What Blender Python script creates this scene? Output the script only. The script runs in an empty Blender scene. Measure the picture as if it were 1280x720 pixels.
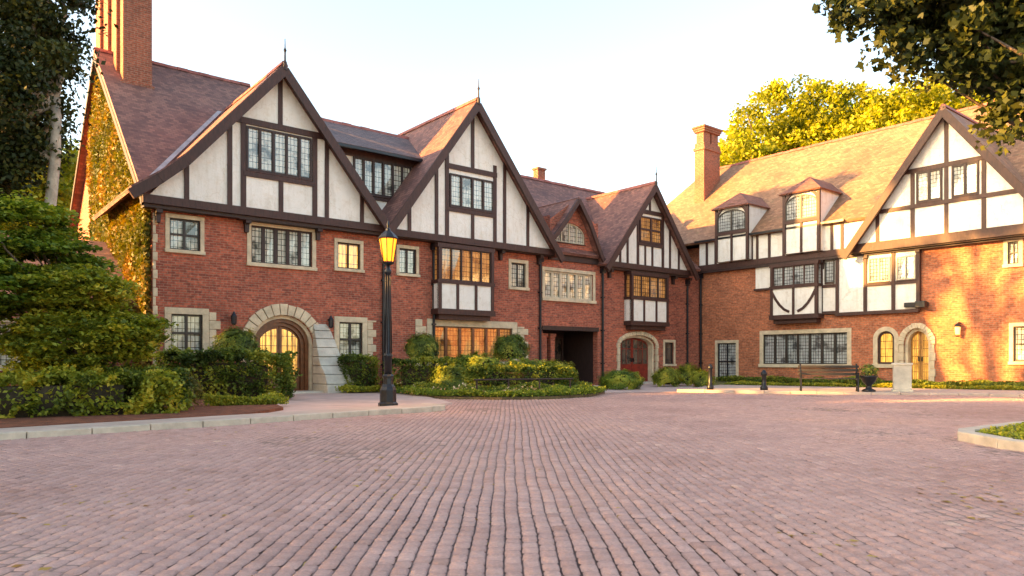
import bpy, math, random
import numpy as np
from mathutils import Vector, noise as mnoise
R = math.radians
random.seed(7); rng = np.random.default_rng(7)
S = bpy.context.scene; COL = S.collection
F = 907.0; CAMH = 1.2; HZ = 450.0            # focal length and horizon in photo pixels (1280 wide), eye height in m

# ------------------------------------------------------------------ materials
def newmat(name):
    m = bpy.data.materials.new(name); m.use_nodes = True
    nt = m.node_tree; p = nt.nodes['Principled BSDF']; return m, nt, p
def N(nt, t, **kw):
    n = nt.nodes.new(t)
    for k, v in kw.items():
        if k in n.inputs: n.inputs[k].default_value = v
        else: setattr(n, k, v)
    return n
def ramp(nt, src, stops):
    r = nt.nodes.new('ShaderNodeValToRGB'); e = r.color_ramp.elements
    e[0].position = stops[0][0]; e[0].color = (*stops[0][1], 1)
    e[1].position = stops[-1][0]; e[1].color = (*stops[-1][1], 1)
    for p, c in stops[1:-1]:
        x = e.new(p); x.color = (*c, 1)
    nt.links.new(src, r.inputs['Fac']); return r.outputs['Color']
def mixc(nt, a, b, fac, mode='MIX'):
    m = nt.nodes.new('ShaderNodeMix'); m.data_type = 'RGBA'; m.blend_type = mode
    for i, s in ((0, fac), (6, a), (7, b)):
        if isinstance(s, (int, float)): m.inputs[i].default_value = s
        elif isinstance(s, tuple): m.inputs[i].default_value = (*s, 1)
        else: nt.links.new(s, m.inputs[i])
    return m.outputs[2]
def noise(nt, vec, scale, detail=4, rough=.6):
    n = N(nt, 'ShaderNodeTexNoise'); n.inputs['Scale'].default_value = scale
    n.inputs['Detail'].default_value = detail; n.inputs['Roughness'].default_value = rough
    nt.links.new(vec, n.inputs['Vector']); return n.outputs['Fac']
def bump(nt, p, h, strength=.5, dist=.02, prev=None):
    b = N(nt, 'ShaderNodeBump'); b.inputs['Strength'].default_value = strength; b.inputs['Distance'].default_value = dist
    nt.links.new(h, b.inputs['Height'])
    if prev: nt.links.new(prev, b.inputs['Normal'])
    nt.links.new(b.outputs['Normal'], p.inputs['Normal']); return b.outputs['Normal']
def uvn(nt): return nt.nodes.new('ShaderNodeTexCoord').outputs['UV']
def objn(nt): return nt.nodes.new('ShaderNodeTexCoord').outputs['Object']

def brick_mat(name, c1, c2, mortar, w=.23, h=.08, gap=.011, stain=.35):
    m, nt, p = newmat(name); uv = uvn(nt)
    wob = N(nt, 'ShaderNodeTexNoise', Scale=3.0); nt.links.new(uv, wob.inputs['Vector'])
    ad = nt.nodes.new('ShaderNodeVectorMath'); ad.operation = 'MULTIPLY_ADD'
    nt.links.new(wob.outputs['Color'], ad.inputs[0]); ad.inputs[1].default_value = (.012, .012, 0); nt.links.new(uv, ad.inputs[2])
    b = N(nt, 'ShaderNodeTexBrick', Scale=1.0); b.inputs['Brick Width'].default_value = w; b.inputs['Row Height'].default_value = h
    b.inputs['Mortar Size'].default_value = gap; b.inputs['Mortar Smooth'].default_value = .3; b.inputs['Bias'].default_value = -.1
    b.inputs['Color1'].default_value = (*c1, 1); b.inputs['Color2'].default_value = (*c2, 1); b.inputs['Mortar'].default_value = (*mortar, 1)
    nt.links.new(ad.outputs[0], b.inputs['Vector'])
    n1 = noise(nt, uv, .6, 5); n2 = noise(nt, uv, 9, 3)
    c = mixc(nt, b.outputs['Color'], ramp(nt, n1, [(.3, (.55, .5, .5)), (.5, (1, 1, 1)), (.75, (1.25, 1.12, 1.0))]), stain*2, 'MULTIPLY')
    c = mixc(nt, c, ramp(nt, n2, [(.3, (.5, .5, .5)), (.7, (1.3, 1.3, 1.3))]), .8, 'MULTIPLY')
    nt.links.new(c, p.inputs['Base Color']); p.inputs['Roughness'].default_value = .85
    inv = N(nt, 'ShaderNodeMath', operation='MULTIPLY_ADD'); nt.links.new(b.outputs['Fac'], inv.inputs[0]); inv.inputs[1].default_value = -1
    nt.links.new(n2, inv.inputs[2]); bump(nt, p, inv.outputs[0], .7, .014)
    return m
def tile_mat(name, cols, moss=0):
    m, nt, p = newmat(name); uv = uvn(nt)
    wob = N(nt, 'ShaderNodeTexNoise', Scale=1.2); nt.links.new(uv, wob.inputs['Vector'])
    ad = nt.nodes.new('ShaderNodeVectorMath'); ad.operation = 'MULTIPLY_ADD'
    nt.links.new(wob.outputs['Color'], ad.inputs[0]); ad.inputs[1].default_value = (.05, .07, 0); nt.links.new(uv, ad.inputs[2])
    b = N(nt, 'ShaderNodeTexBrick', Scale=1.0); b.inputs['Brick Width'].default_value = .2; b.inputs['Row Height'].default_value = .14
    b.inputs['Mortar Size'].default_value = .008; b.inputs['Mortar Smooth'].default_value = .2
    b.inputs['Color1'].default_value = (0, 0, 0, 1); b.inputs['Color2'].default_value = (1, 1, 1, 1); b.inputs['Mortar'].default_value = (.0, .0, .0, 1)
    nt.links.new(ad.outputs[0], b.inputs['Vector'])
    c = ramp(nt, b.outputs['Color'], [(0, cols[0]), (.5, cols[1]), (1, cols[2])])
    n1 = noise(nt, uv, .35, 6, .7)
    c = mixc(nt, c, ramp(nt, n1, [(.35, (.62, .6, .62)), (.55, (1, 1, 1)), (.7, (1.4, 1.2, 1.1))]), .8, 'MULTIPLY')
    if moss: c = mixc(nt, c, (.13, .12, .05), ramp(nt, noise(nt, uv, 1.6, 6, .75), [(.56, (0, 0, 0)), (.66, (moss,)*3)]))
    nt.links.new(c, p.inputs['Base Color']); p.inputs['Roughness'].default_value = .7
    sx = nt.nodes.new('ShaderNodeSeparateXYZ'); nt.links.new(ad.outputs[0], sx.inputs[0])
    d = N(nt, 'ShaderNodeMath', operation='DIVIDE'); nt.links.new(sx.outputs[1], d.inputs[0]); d.inputs[1].default_value = .14
    fr = N(nt, 'ShaderNodeMath', operation='FRACT'); nt.links.new(d.outputs[0], fr.inputs[0])
    a = N(nt, 'ShaderNodeMath', operation='MULTIPLY_ADD'); nt.links.new(fr.outputs[0], a.inputs[0]); a.inputs[1].default_value = -1.0
    nt.links.new(b.outputs['Color'], a.inputs[2]); bump(nt, p, a.outputs[0], .8, .025)
    return m
def plain(name, c, rough=.7, var=.25, scale=2.5, metal=0, bmp=.25, bd=.01, fine=25, c2=None):
    m, nt, p = newmat(name); o = objn(nt)
    n1 = noise(nt, o, scale, 6, .65)
    lo = tuple(x*(1-var) for x in c); hi = c2 or tuple(min(1, x*(1+var)) for x in c)
    nt.links.new(ramp(nt, n1, [(.3, lo), (.7, hi)]), p.inputs['Base Color'])
    p.inputs['Roughness'].default_value = rough; p.inputs['Metallic'].default_value = metal
    if bmp: bump(nt, p, noise(nt, o, fine, 4), bmp, bd)
    return m
def stucco_mat():
    m, nt, p = newmat('stucco'); uv = uvn(nt)
    n1 = noise(nt, uv, .9, 7, .7)
    mp = N(nt, 'ShaderNodeMapping'); mp.inputs['Scale'].default_value = (5, .6, 1); nt.links.new(uv, mp.inputs['Vector'])
    n2 = noise(nt, mp.outputs[0], 1.0, 5, .7)
    c = mixc(nt, ramp(nt, n1, [(.3, (.78, .74, .67)), (.6, (.87, .84, .78))]), ramp(nt, n2, [(.25, (.70, .64, .56)), (.5, (1, 1, 1))]), .55, 'MULTIPLY')
    vo = N(nt, 'ShaderNodeTexVoronoi', Scale=.9); vo.feature = 'DISTANCE_TO_EDGE'; wv = N(nt, 'ShaderNodeTexNoise', Scale=4.0); nt.links.new(uv, wv.inputs['Vector'])
    ad = nt.nodes.new('ShaderNodeVectorMath'); ad.operation = 'MULTIPLY_ADD'; nt.links.new(wv.outputs['Color'], ad.inputs[0]); ad.inputs[1].default_value = (.35, .35, 0); nt.links.new(uv, ad.inputs[2]); nt.links.new(ad.outputs[0], vo.inputs['Vector'])
    c = mixc(nt, c, ramp(nt, vo.outputs['Distance'], [(0, (.72, .66, .58)), (.006, (1, 1, 1))]), .6, 'MULTIPLY')
    c = mixc(nt, c, ramp(nt, noise(nt, uv, 3.5, 8, .75), [(.34, (.80, .74, .64)), (.5, (1, 1, 1))]), .5, 'MULTIPLY')
    nt.links.new(c, p.inputs['Base Color']); p.inputs['Roughness'].default_value = .9
    hb = N(nt, 'ShaderNodeMath', operation='ADD'); nt.links.new(noise(nt, uv, 14, 5), hb.inputs[0]); nt.links.new(noise(nt, uv, 2.2, 4), hb.inputs[1])
    bump(nt, p, hb.outputs[0], .45, .03); return m
def timber_mat(name, c):
    m, nt, p = newmat(name); o = objn(nt)
    mp = N(nt, 'ShaderNodeMapping'); mp.inputs['Scale'].default_value = (9, 9, 2.2); nt.links.new(o, mp.inputs['Vector'])
    n = noise(nt, mp.outputs[0], 1.5, 6, .7)
    nt.links.new(ramp(nt, n, [(.3, tuple(x*.6 for x in c)), (.7, tuple(x*1.5 for x in c))]), p.inputs['Base Color'])
    p.inputs['Roughness'].default_value = .62; bump(nt, p, n, .5, .015); return m
def glass_mat(name, pane_pale, dark, emit=None, es=0, pw=.13, ph=.2, lead=(.03, .03, .03), fold=14):
    m, nt, p = newmat(name); uv = uvn(nt)
    mp = N(nt, 'ShaderNodeMapping'); mp.inputs['Scale'].default_value = (fold, 1.3, 1); nt.links.new(uv, mp.inputs['Vector'])
    n = noise(nt, mp.outputs[0], 1.0, 3); n2 = noise(nt, uv, 1.4, 3)
    c = mixc(nt, ramp(nt, n2, [(.36, dark), (.46, pane_pale)]), ramp(nt, n, [(.3, (.62,)*3), (.65, (1.1,)*3)]), 1.0, 'MULTIPLY')  # pale patches: curtains, with sky reflection painted into the pane colour
    b = N(nt, 'ShaderNodeTexBrick', Scale=1.0); b.offset = 0; b.inputs['Brick Width'].default_value = pw; b.inputs['Row Height'].default_value = ph
    b.inputs['Mortar Size'].default_value = .011; b.inputs['Mortar Smooth'].default_value = .1; nt.links.new(uv, b.inputs['Vector'])
    c2 = mixc(nt, c, lead, b.outputs['Fac'])
    nt.links.new(c2, p.inputs['Base Color']); p.inputs['Roughness'].default_value = .07
    p.inputs['Specular IOR Level'].default_value = .9; p.inputs['Coat Weight'].default_value = .4; p.inputs['Coat Roughness'].default_value = .03
    if emit:
        e = mixc(nt, mixc(nt, ramp(nt, n, [(.35, (.25, .16, .08)), (.6, (1, 1, 1))]), emit, 1.0, 'MULTIPLY'), (0, 0, 0), b.outputs['Fac'])
        nt.links.new(e, p.inputs['Emission Color']); p.inputs['Emission Strength'].default_value = es
    bump(nt, p, n2, .15, .02); return m
def leaf_mat(name, a, b, c=None, trans=.4):
    m = bpy.data.materials.new(name); m.use_nodes = True; nt = m.node_tree; nt.nodes.clear()
    out = N(nt, 'ShaderNodeOutputMaterial'); at = N(nt, 'ShaderNodeAttribute'); at.attribute_name = 'tint'
    col = ramp(nt, at.outputs['Fac'], [(0, a), (.55, b), (1, c or b)])
    d = N(nt, 'ShaderNodeBsdfPrincipled'); nt.links.new(col, d.inputs['Base Color']); d.inputs['Roughness'].default_value = .55
    d.inputs['Specular IOR Level'].default_value = .25
    t = N(nt, 'ShaderNodeBsdfTranslucent'); nt.links.new(mixc(nt, col, (1.0, 1.1, .45), .9, 'MULTIPLY'), t.inputs['Color'])
    mx = N(nt, 'ShaderNodeMixShader'); mx.inputs[0].default_value = trans
    nt.links.new(d.outputs[0], mx.inputs[1]); nt.links.new(t.outputs[0], mx.inputs[2]); nt.links.new(mx.outputs[0], out.inputs[0]); return m
def emis(name, c, s):
    m, nt, p = newmat(name); p.inputs['Base Color'].default_value = (*c, 1); p.inputs['Emission Color'].default_value = (*c, 1)
    p.inputs['Emission Strength'].default_value = s; return m
def sett_mat(geo=False):
    m, nt, p = newmat('brick_setts' if geo else 'brick_sett_field'); o = objn(nt)
    c1, c2, cm = (.46, .27, .235), (.56, .345, .305), (.21, .115, .09)
    fine = noise(nt, o, 45, 4, .7); med = noise(nt, o, 2.2, 5, .7); big = noise(nt, o, .22, 6, .65)
    if geo:
        at = N(nt, 'ShaderNodeAttribute'); at.attribute_name = 'tint'
        c = ramp(nt, at.outputs['Fac'], [(0, (.37, .20, .155)), (.3, c1), (.8, c2), (1, (.64, .43, .35))]); h = fine
    else:
        mp = N(nt, 'ShaderNodeMapping'); mp.inputs['Rotation'].default_value = (0, 0, R(90)); nt.links.new(o, mp.inputs['Vector'])
        b = N(nt, 'ShaderNodeTexBrick', Scale=1.0); b.inputs['Brick Width'].default_value = .15; b.inputs['Row Height'].default_value = .107
        b.inputs['Mortar Size'].default_value = .012; b.inputs['Mortar Smooth'].default_value = .8
        for k, v in (('Color1', c1), ('Color2', c2), ('Mortar', cm)): b.inputs[k].default_value = (*v, 1)
        nt.links.new(mp.outputs[0], b.inputs['Vector']); c = b.outputs['Color']
        hh = N(nt, 'ShaderNodeMath', operation='MULTIPLY_ADD'); nt.links.new(b.outputs['Fac'], hh.inputs[0]); hh.inputs[1].default_value = -1.0; nt.links.new(fine, hh.inputs[2]); h = hh.outputs[0]
    c = mixc(nt, c, ramp(nt, big, [(.34, (.80, .74, .70)), (.5, (1, .98, .95)), (.68, (1.12, 1.03, .92))]), 1.0, 'MULTIPLY')
    c = mixc(nt, c, ramp(nt, med, [(.3, (.8,)*3), (.7, (1.15,)*3)]), .7, 'MULTIPLY')
    c = mixc(nt, c, ramp(nt, fine, [(.3, (.75,)*3), (.7, (1.2,)*3)]), .7, 'MULTIPLY')
    pa = noise(nt, o, .9, 8, .8)
    c = mixc(nt, c, (.20, .13, .09), ramp(nt, pa, [(.60, (0, 0, 0)), (.72, (.55,)*3)]))
    c = mixc(nt, c, (.44, .34, .20), ramp(nt, noise(nt, o, 1.7, 8, .8), [(.62, (0, 0, 0)), (.72, (.45,)*3)]))
    nt.links.new(c, p.inputs['Base Color'])
    rr = N(nt, 'ShaderNodeMapRange'); nt.links.new(med, rr.inputs[0]); rr.inputs[3].default_value = .5; rr.inputs[4].default_value = .8; nt.links.new(rr.outputs[0], p.inputs['Roughness'])
    p.inputs['Specular IOR Level'].default_value = .35
    bump(nt, p, h, .8, .012); return m

M = dict(
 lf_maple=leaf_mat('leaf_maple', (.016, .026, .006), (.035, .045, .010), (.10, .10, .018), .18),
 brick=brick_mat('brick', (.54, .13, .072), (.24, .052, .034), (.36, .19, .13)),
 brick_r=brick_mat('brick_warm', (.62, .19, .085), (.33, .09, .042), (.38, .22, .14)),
 chim=brick_mat('chimney_brick', (.36, .10, .055), (.24, .07, .04), (.3, .2, .14)),
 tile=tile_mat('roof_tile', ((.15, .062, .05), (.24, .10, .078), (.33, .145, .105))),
 slate=tile_mat('slate_tile', ((.10, .06, .06), (.15, .09, .085), (.21, .12, .105))),
 tile_r=tile_mat('roof_tile_sunlit', ((.22, .11, .06), (.31, .155, .085), (.39, .21, .12)), .5),  # same brown tile with warm sunlight put into its colours, plus moss
 ridge=plain('ridge_tile', (.30, .09, .07), .7, .4, 3),
 stucco=stucco_mat(), timber=timber_mat('timber', (.052, .019, .014)), timber_d=timber_mat('dark_timber', (.035, .016, .013)),
 stone=plain('limestone', (.60, .49, .34), .85, .25, 3, bmp=.5, bd=.02), stone_w=plain('pale_stone', (.52, .48, .41), .9, .25, 2, bmp=.5, bd=.03),
 frame_d=plain('dark_frame', (.025, .018, .014), .5, .3), frame_c=plain('cream_frame', (.55, .47, .34), .6, .2),
 lead=plain('lead_flashing', (.42, .39, .40), .45, .3, metal=.3), iron=plain('black_iron', (.012, .014, .02), .35, .4, 8, metal=.3, bmp=.2),
 glass=glass_mat('leaded_glass', (.62, .60, .50), (.10, .10, .085)),
 glass_g=glass_mat('leaded_glass_grey', (.42, .45, .44), (.12, .13, .13), ph=.16),
 glass_y=glass_mat('lit_glass', (.55, .35, .10), (.25, .13, .03), (1.0, .50, .10), .26, pw=.3, ph=.34),
 glass_a=glass_mat('amber_glass', (.42, .22, .08), (.08, .035, .02), (1.0, .42, .10), .045, pw=.15, ph=.2, fold=6),
 glass_k=glass_mat('dark_glass', (.10, .06, .045), (.02, .015, .012), pw=.4, ph=.6),
 door_w=plain('door_wood', (.16, .055, .02), .4, .4, 6), door_g=plain('honey_door_wood', (.42, .20, .05), .4, .3, 6), door_r=plain('red_door', (.22, .02, .012), .4, .4, 6),
 sett=sett_mat(), sett_geo=sett_mat(True), joint=plain('joint_sand', (.27, .165, .135), .95, .3, 3), walk=plain('pavement_stone', (.47, .36, .30), .8, .2, 1.5, fine=30), kerb=plain('granite_kerb', (.52, .43, .34), .8, .25, 3, fine=40, bmp=.5),
 path=plain('path_paving', (.50, .36, .32), .8, .22, 1.2, fine=18),
 mulch=plain('mulch', (.20, .06, .028), .95, .5, 5, fine=30, bmp=1, bd=.05), soil=plain('soil', (.12, .085, .04), .95, .5, 4, bmp=1, bd=.04),
 grass=plain('lawn', (.15, .15, .04), .95, .4, 3, fine=40, bmp=1, bd=.05), land=plain('land', (.12, .11, .06), .95, .3, .2),
 bark=plain('bark', (.13, .09, .065), .9, .45, 6, bmp=1, bd=.05, fine=12), bark_p=plain('pale_bark', (.42, .34, .26), .85, .4, 4, bmp=.8, bd=.03, fine=10),
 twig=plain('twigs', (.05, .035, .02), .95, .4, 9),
 lf_dark=leaf_mat('leaf_dark', (.025, .04, .010), (.06, .085, .016), (.14, .15, .025), .3),
 lf_green=leaf_mat('leaf_green', (.05, .10, .02), (.19, .26, .035), (.50, .47, .07), .4),
 lf_lime=leaf_mat('leaf_lime', (.09, .12, .02), (.33, .35, .045), (.62, .48, .07), .4),
 lf_gold=leaf_mat('leaf_gold', (.13, .14, .014), (.32, .32, .03), (.52, .46, .05), .5),
 lf_hedge=leaf_mat('leaf_hedge', (.04, .065, .015), (.13, .185, .03), (.36, .34, .05), .3),
 lf_ivy=leaf_mat('leaf_ivy', (.07, .08, .018), (.16, .13, .025), (.34, .17, .04), .3),
 lf_dry=leaf_mat('leaf_dry', (.30, .12, .03), (.45, .26, .06), (.5, .33, .08), .2),
 petal=leaf_mat('petal', (.35, .05, .04), (.6, .35, .2), (.75, .65, .5), .3),
 lamp=emis('lamp_glass', (1.0, .27, .025), .55), wlamp=emis('wall_lamp_glass', (1.0, .62, .25), .3),
 greybox=plain('grey_cabinet', (.42, .41, .40), .6, .15, 4))

# ------------------------------------------------------------------ mesh builder
class MB:
    def __init__(s): s.v = []; s.f = []
    def add(s, vs, fs):
        k = len(s.v); s.v += [tuple(v) for v in vs]; s.f += [tuple(i+k for i in f) for f in fs]
    def box(s, x0, x1, y0, y1, z0, z1):
        s.add([(x0,y0,z0),(x1,y0,z0),(x1,y1,z0),(x0,y1,z0),(x0,y0,z1),(x1,y0,z1),(x1,y1,z1),(x0,y1,z1)],
              [(0,3,2,1),(4,5,6,7),(0,1,5,4),(1,2,6,5),(2,3,7,6),(3,0,4,7)])
    def quad(s, a, b, c, d): s.add([a, b, c, d], [(0,1,2,3)])
    def prism(s, poly, y0, y1):                      # polygon in x,z pushed through y
        n = len(poly); s.add([(x, y0, z) for x, z in poly]+[(x, y1, z) for x, z in poly],
              [tuple(range(n)), tuple(range(2*n-1, n-1, -1))]+[(i, i+n, (i+1)%n+n, (i+1)%n) for i in range(n)])
    def plan(s, poly, z0, z1):                       # polygon in x,y pushed through z
        n = len(poly); s.add([(x, y, z1) for x, y in poly]+[(x, y, z0) for x, y in poly],
              [tuple(range(n)), tuple(range(2*n-1, n-1, -1))]+[(i, i+n, (i+1)%n+n, (i+1)%n) for i in range(n)])
    def beam(s, p, q, w, y0, y1):                    # bar in the x,z plane
        dx, dz = q[0]-p[0], q[1]-p[1]; L = math.hypot(dx, dz) or 1; ax, az = -dz/L*w/2, dx/L*w/2; j = random.uniform(0, .012)
        s.prism([(p[0]+ax, p[1]+az), (p[0]-ax, p[1]-az), (q[0]-ax, q[1]-az), (q[0]+ax, q[1]+az)], y0-j, y1+j*.3)
    def slab(s, poly, t):                            # 3-D polygon thickened downwards along its normal
        P = [Vector(p) for p in poly]; n = (P[1]-P[0]).cross(P[2]-P[0]).normalized()
        if n.z < 0: P.reverse(); n = -n
        k = len(P); Q = [p-n*t for p in P]
        s.add(P+Q, [tuple(range(k)), tuple(range(2*k-1, k-1, -1))]+[(i, i+k, (i+1)%k+k, (i+1)%k) for i in range(k)])
    def tube(s, pts, rad, n=8, cap=True):
        rings = []; P = [Vector(p) for p in pts]
        for i, p in enumerate(P):
            d = (P[min(i+1, len(P)-1)]-P[max(i-1, 0)]).normalized(); a = d.cross(Vector((0, 0, 1)))
            if a.length < .1: a = Vector((1, 0, 0))
            a.normalize(); b = d.cross(a)
            rings.append([p+(a*math.cos(t)+b*math.sin(t))*rad[i] for t in [2*math.pi*k/n for k in range(n)]])
        fs = [(i*n+k, i*n+(k+1)%n, (i+1)*n+(k+1)%n, (i+1)*n+k) for i in range(len(P)-1) for k in range(n)]
        if cap: fs += [tuple(range(n))[::-1], tuple(range((len(P)-1)*n, len(P)*n))]
        s.add([v for r in rings for v in r], fs)
    def lathe(s, prof, c=(0, 0, 0), n=16):
        vs = [(c[0]+r*math.cos(2*math.pi*k/n), c[1]+r*math.sin(2*math.pi*k/n), c[2]+z) for r, z in prof for k in range(n)]
        s.add(vs, [(i*n+k, i*n+(k+1)%n, (i+1)*n+(k+1)%n, (i+1)*n+k) for i in range(len(prof)-1) for k in range(n)]+[tuple(range(n))[::-1], tuple(range((len(prof)-1)*n, len(prof)*n))])
    def arc(s, cx, z0, r0, r1, y0, y1, a0=0, a1=180, n=18, sq=1.0):   # ring segment; sq flattens
        for i in range(n):
            A, B = R(a0+(a1-a0)*i/n), R(a0+(a1-a0)*(i+1)/n)
            s.prism([(cx+r0*math.cos(A), z0+r0*sq*math.sin(A)), (cx+r1*math.cos(A), z0+r1*sq*math.sin(A)), (cx+r1*math.cos(B), z0+r1*sq*math.sin(B)), (cx+r0*math.cos(B), z0+r0*sq*math.sin(B))], y0, y1)
    def build(s, name, mat, parent=None, smooth=False, bev=0, loc=None):
        me = bpy.data.meshes.new(name); me.from_pydata(s.v, [], s.f); me.update()
        uvl = me.uv_layers.new(name='UVMap'); Z = Vector((0, 0, 1))
        for p in me.polygons:
            n = p.normal; t = Z.cross(n)
            t = Vector((1, 0, 0)) if t.length < .15 else t.normalized()
            b = n.cross(t)
            for li in p.loop_indices:
                co = me.vertices[me.loops[li].vertex_index].co; uvl.data[li].uv = (co.dot(t), co.dot(b))
            p.use_smooth = smooth
        me.materials.append(M[mat] if isinstance(mat, str) else mat)
        o = bpy.data.objects.new(name, me); COL.objects.link(o)
        if parent: o.parent = parent
        if loc: o.location = loc
        if bev:
            m = o.modifiers.new('bevel', 'BEVEL'); m.width = bev; m.segments = 2; m.limit_method = 'ANGLE'
        return o
def tag(o, label=None, cat=None, group=None, kind=None):
    if label: o['label'] = label
    if cat: o['category'] = cat
    if group: o['group'] = group
    if kind: o['kind'] = kind
    return o
def empty(name, loc=(0, 0, 0), rz=0):
    e = bpy.data.objects.new(name, None); COL.objects.link(e); e.location = loc; e.rotation_euler.z = rz; e.empty_display_size = .3; return e

# ------------------------------------------------------------------ foliage
LEAF4 = np.array([(0, -.5, 0), (.32, 0, .06), (0, .55, 0), (-.32, 0, .06)])
LEAFM = np.array([(0, -.5, 0), (.28, -.28, .03), (.52, .02, .05), (.22, .12, .0), (0, .56, -.04), (-.22, .12, .0), (-.52, .02, .05), (-.28, -.28, .03)])
def leaf_mesh(name, C, size, mat, parent=None, shape=LEAF4, flat=.0, tint=None, seed=0):
    g = np.random.default_rng(seed); n = len(C); k = len(shape)
    nrm = g.normal(size=(n, 3)); nrm[:, 2] = np.abs(nrm[:, 2])+flat; nrm /= np.linalg.norm(nrm, axis=1, keepdims=True)
    t = np.cross(nrm, g.normal(size=(n, 3))); t /= np.linalg.norm(t, axis=1, keepdims=True)+1e-9; b = np.cross(nrm, t)
    sz = size*g.uniform(.65, 1.35, n)
    V = C[:, None, :]+sz[:, None, None]*(shape[None, :, 0:1]*t[:, None, :]+shape[None, :, 1:2]*b[:, None, :]+shape[None, :, 2:3]*nrm[:, None, :])
    me = bpy.data.meshes.new(name); me.vertices.add(n*k); me.vertices.foreach_set('co', V.reshape(-1).astype('f'))
    me.loops.add(n*k); me.loops.foreach_set('vertex_index', np.arange(n*k, dtype='i'))
    me.polygons.add(n); me.polygons.foreach_set('loop_start', np.arange(0, n*k, k, dtype='i'))
    me.update(calc_edges=True)
    if tint is None: tint = g.random(n)
    at = me.attributes.new('tint', 'FLOAT', 'POINT'); at.data.foreach_set('value', np.repeat(np.clip(tint, 0, 1), k).astype('f'))
    me.materials.append(M[mat]); o = bpy.data.objects.new(name, me); COL.objects.link(o)
    if parent: o.parent = parent
    return o
def dirs(g, n):
    d = g.normal(size=(n, 3)); return d/np.linalg.norm(d, axis=1, keepdims=True)
def crown_points(lobes, n, sub=.9, seed=0, per=70, zs=.75):
    """lobes: (centre, radii); leaves gather in sub-clumps so gaps stay open"""
    g = np.random.default_rng(seed); out = []; tin = []; cen = []
    w = np.array([l[1][0]*l[1][1]*l[1][2] for l in lobes])**(2/3); w = w/w.sum()
    for (c, r), wi in zip(lobes, w):
        m = max(3, int(n*wi/per)); d = dirs(g, m); rad = g.uniform(.45, 1.0, m)**.6
        cc = np.array(c)+d*rad[:, None]*np.array(r); cen.append(cc)
        sr = sub*g.uniform(.6, 1.3, m)
        k = per; q = dirs(g, m*k).reshape(m, k, 3)*(g.random((m, k, 1))**.45); q[..., 2] *= zs
        out.append((cc[:, None, :]+q*sr[:, None, None]).reshape(-1, 3))
        ti = np.repeat(g.uniform(.05, .85, m), k)+g.normal(0, .17, m*k); tin.append(ti)
    return np.concatenate(out), np.concatenate(tin), np.concatenate(cen)
def wobble_path(a, b, k=5, w=.25, g=None):
    a, b = Vector(a), Vector(b); L = (b-a).length; P = [a.lerp(b, i/k) for i in range(k+1)]
    for p in P[1:-1]: p += Vector((g.uniform(-1, 1), g.uniform(-1, 1), g.uniform(-.6, .6)))*w*L*.2
    return P
def tree(name, label, base, h, lobes, n, size, mat, bark='bark', tr=.25, shape=LEAF4, sub=.9, seed=1, group=None, limbs=14, split=.4, cat='tree', per=70, lean=(0, 0), zs=.75, flat=0.):
    e = empty(name, base); tag(e, label, cat, group); g = random.Random(seed)
    lobes = [((c[0]-base[0], c[1]-base[1], c[2]-base[2]), r) for c, r in lobes]
    P, T, C = crown_points(lobes, n, sub, seed, per, zs)
    leaf_mesh('crown', P, size, mat, e, shape, seed=seed, tint=T, flat=flat)
    t = MB(); top = Vector((lean[0], lean[1], h*split)); pts = wobble_path((0, 0, -.1), top, 5, .12, g)
    t.tube(pts, [tr*1.5]+[tr*(1-.07*i) for i in range(1, 6)], 10); t.build('trunk', bark, e, True)
    idx = list(range(len(C))); g.shuffle(idx)
    for j in idx[:limbs]:
        c = C[j]; st = pts[-1] if g.random() < .6 else pts[-2]; l = MB()
        pa = wobble_path(st-Vector((0, 0, .1)), c, 5, .3, g); l.tube(pa, [tr*.55*(1-.16*i) for i in range(6)], 6); l.build('limb', bark, e, True)
    return e
def surface_points(kind, dims, n, g, lump=.12):
    if kind == 'ball':
        d = dirs(g, n); d[:, 2] = np.where(d[:, 2] < -.6, -d[:, 2], d[:, 2]); P = d*np.array(dims)*(1-.25*g.random((n, 1))**2)
        return P
    x, y, z = dims; a = g.random(n); P = g.uniform(-1, 1, (n, 3)); s = g.random(n)
    A = np.array([x*z, y*z, x*y*1.0]); A = np.cumsum(A/A.sum())
    f = np.where(s < A[0], 1, np.where(s < A[1], 0, 2)); 
    P[f == 1, 1] = np.where(P[f == 1, 1] > 0, 1, -1); P[f == 0, 0] = np.where(P[f == 0, 0] > 0, 1, -1); P[f == 2, 2] = 1
    P *= 1-.16*g.random((n, 1))**2
    q = np.abs(P); over = np.maximum(0, np.sqrt((q**6).sum(1))-1)[:, None]; P = P*(1-.12*over)
    return P*np.array(dims)
def lumpy(P, k, amp, seed):
    for i in range(len(P)):
        v = mnoise.noise_vector(Vector(P[i])*k+Vector((seed*3.1, 0, 0))); P[i] += np.array(v)*amp
    return P
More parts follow.
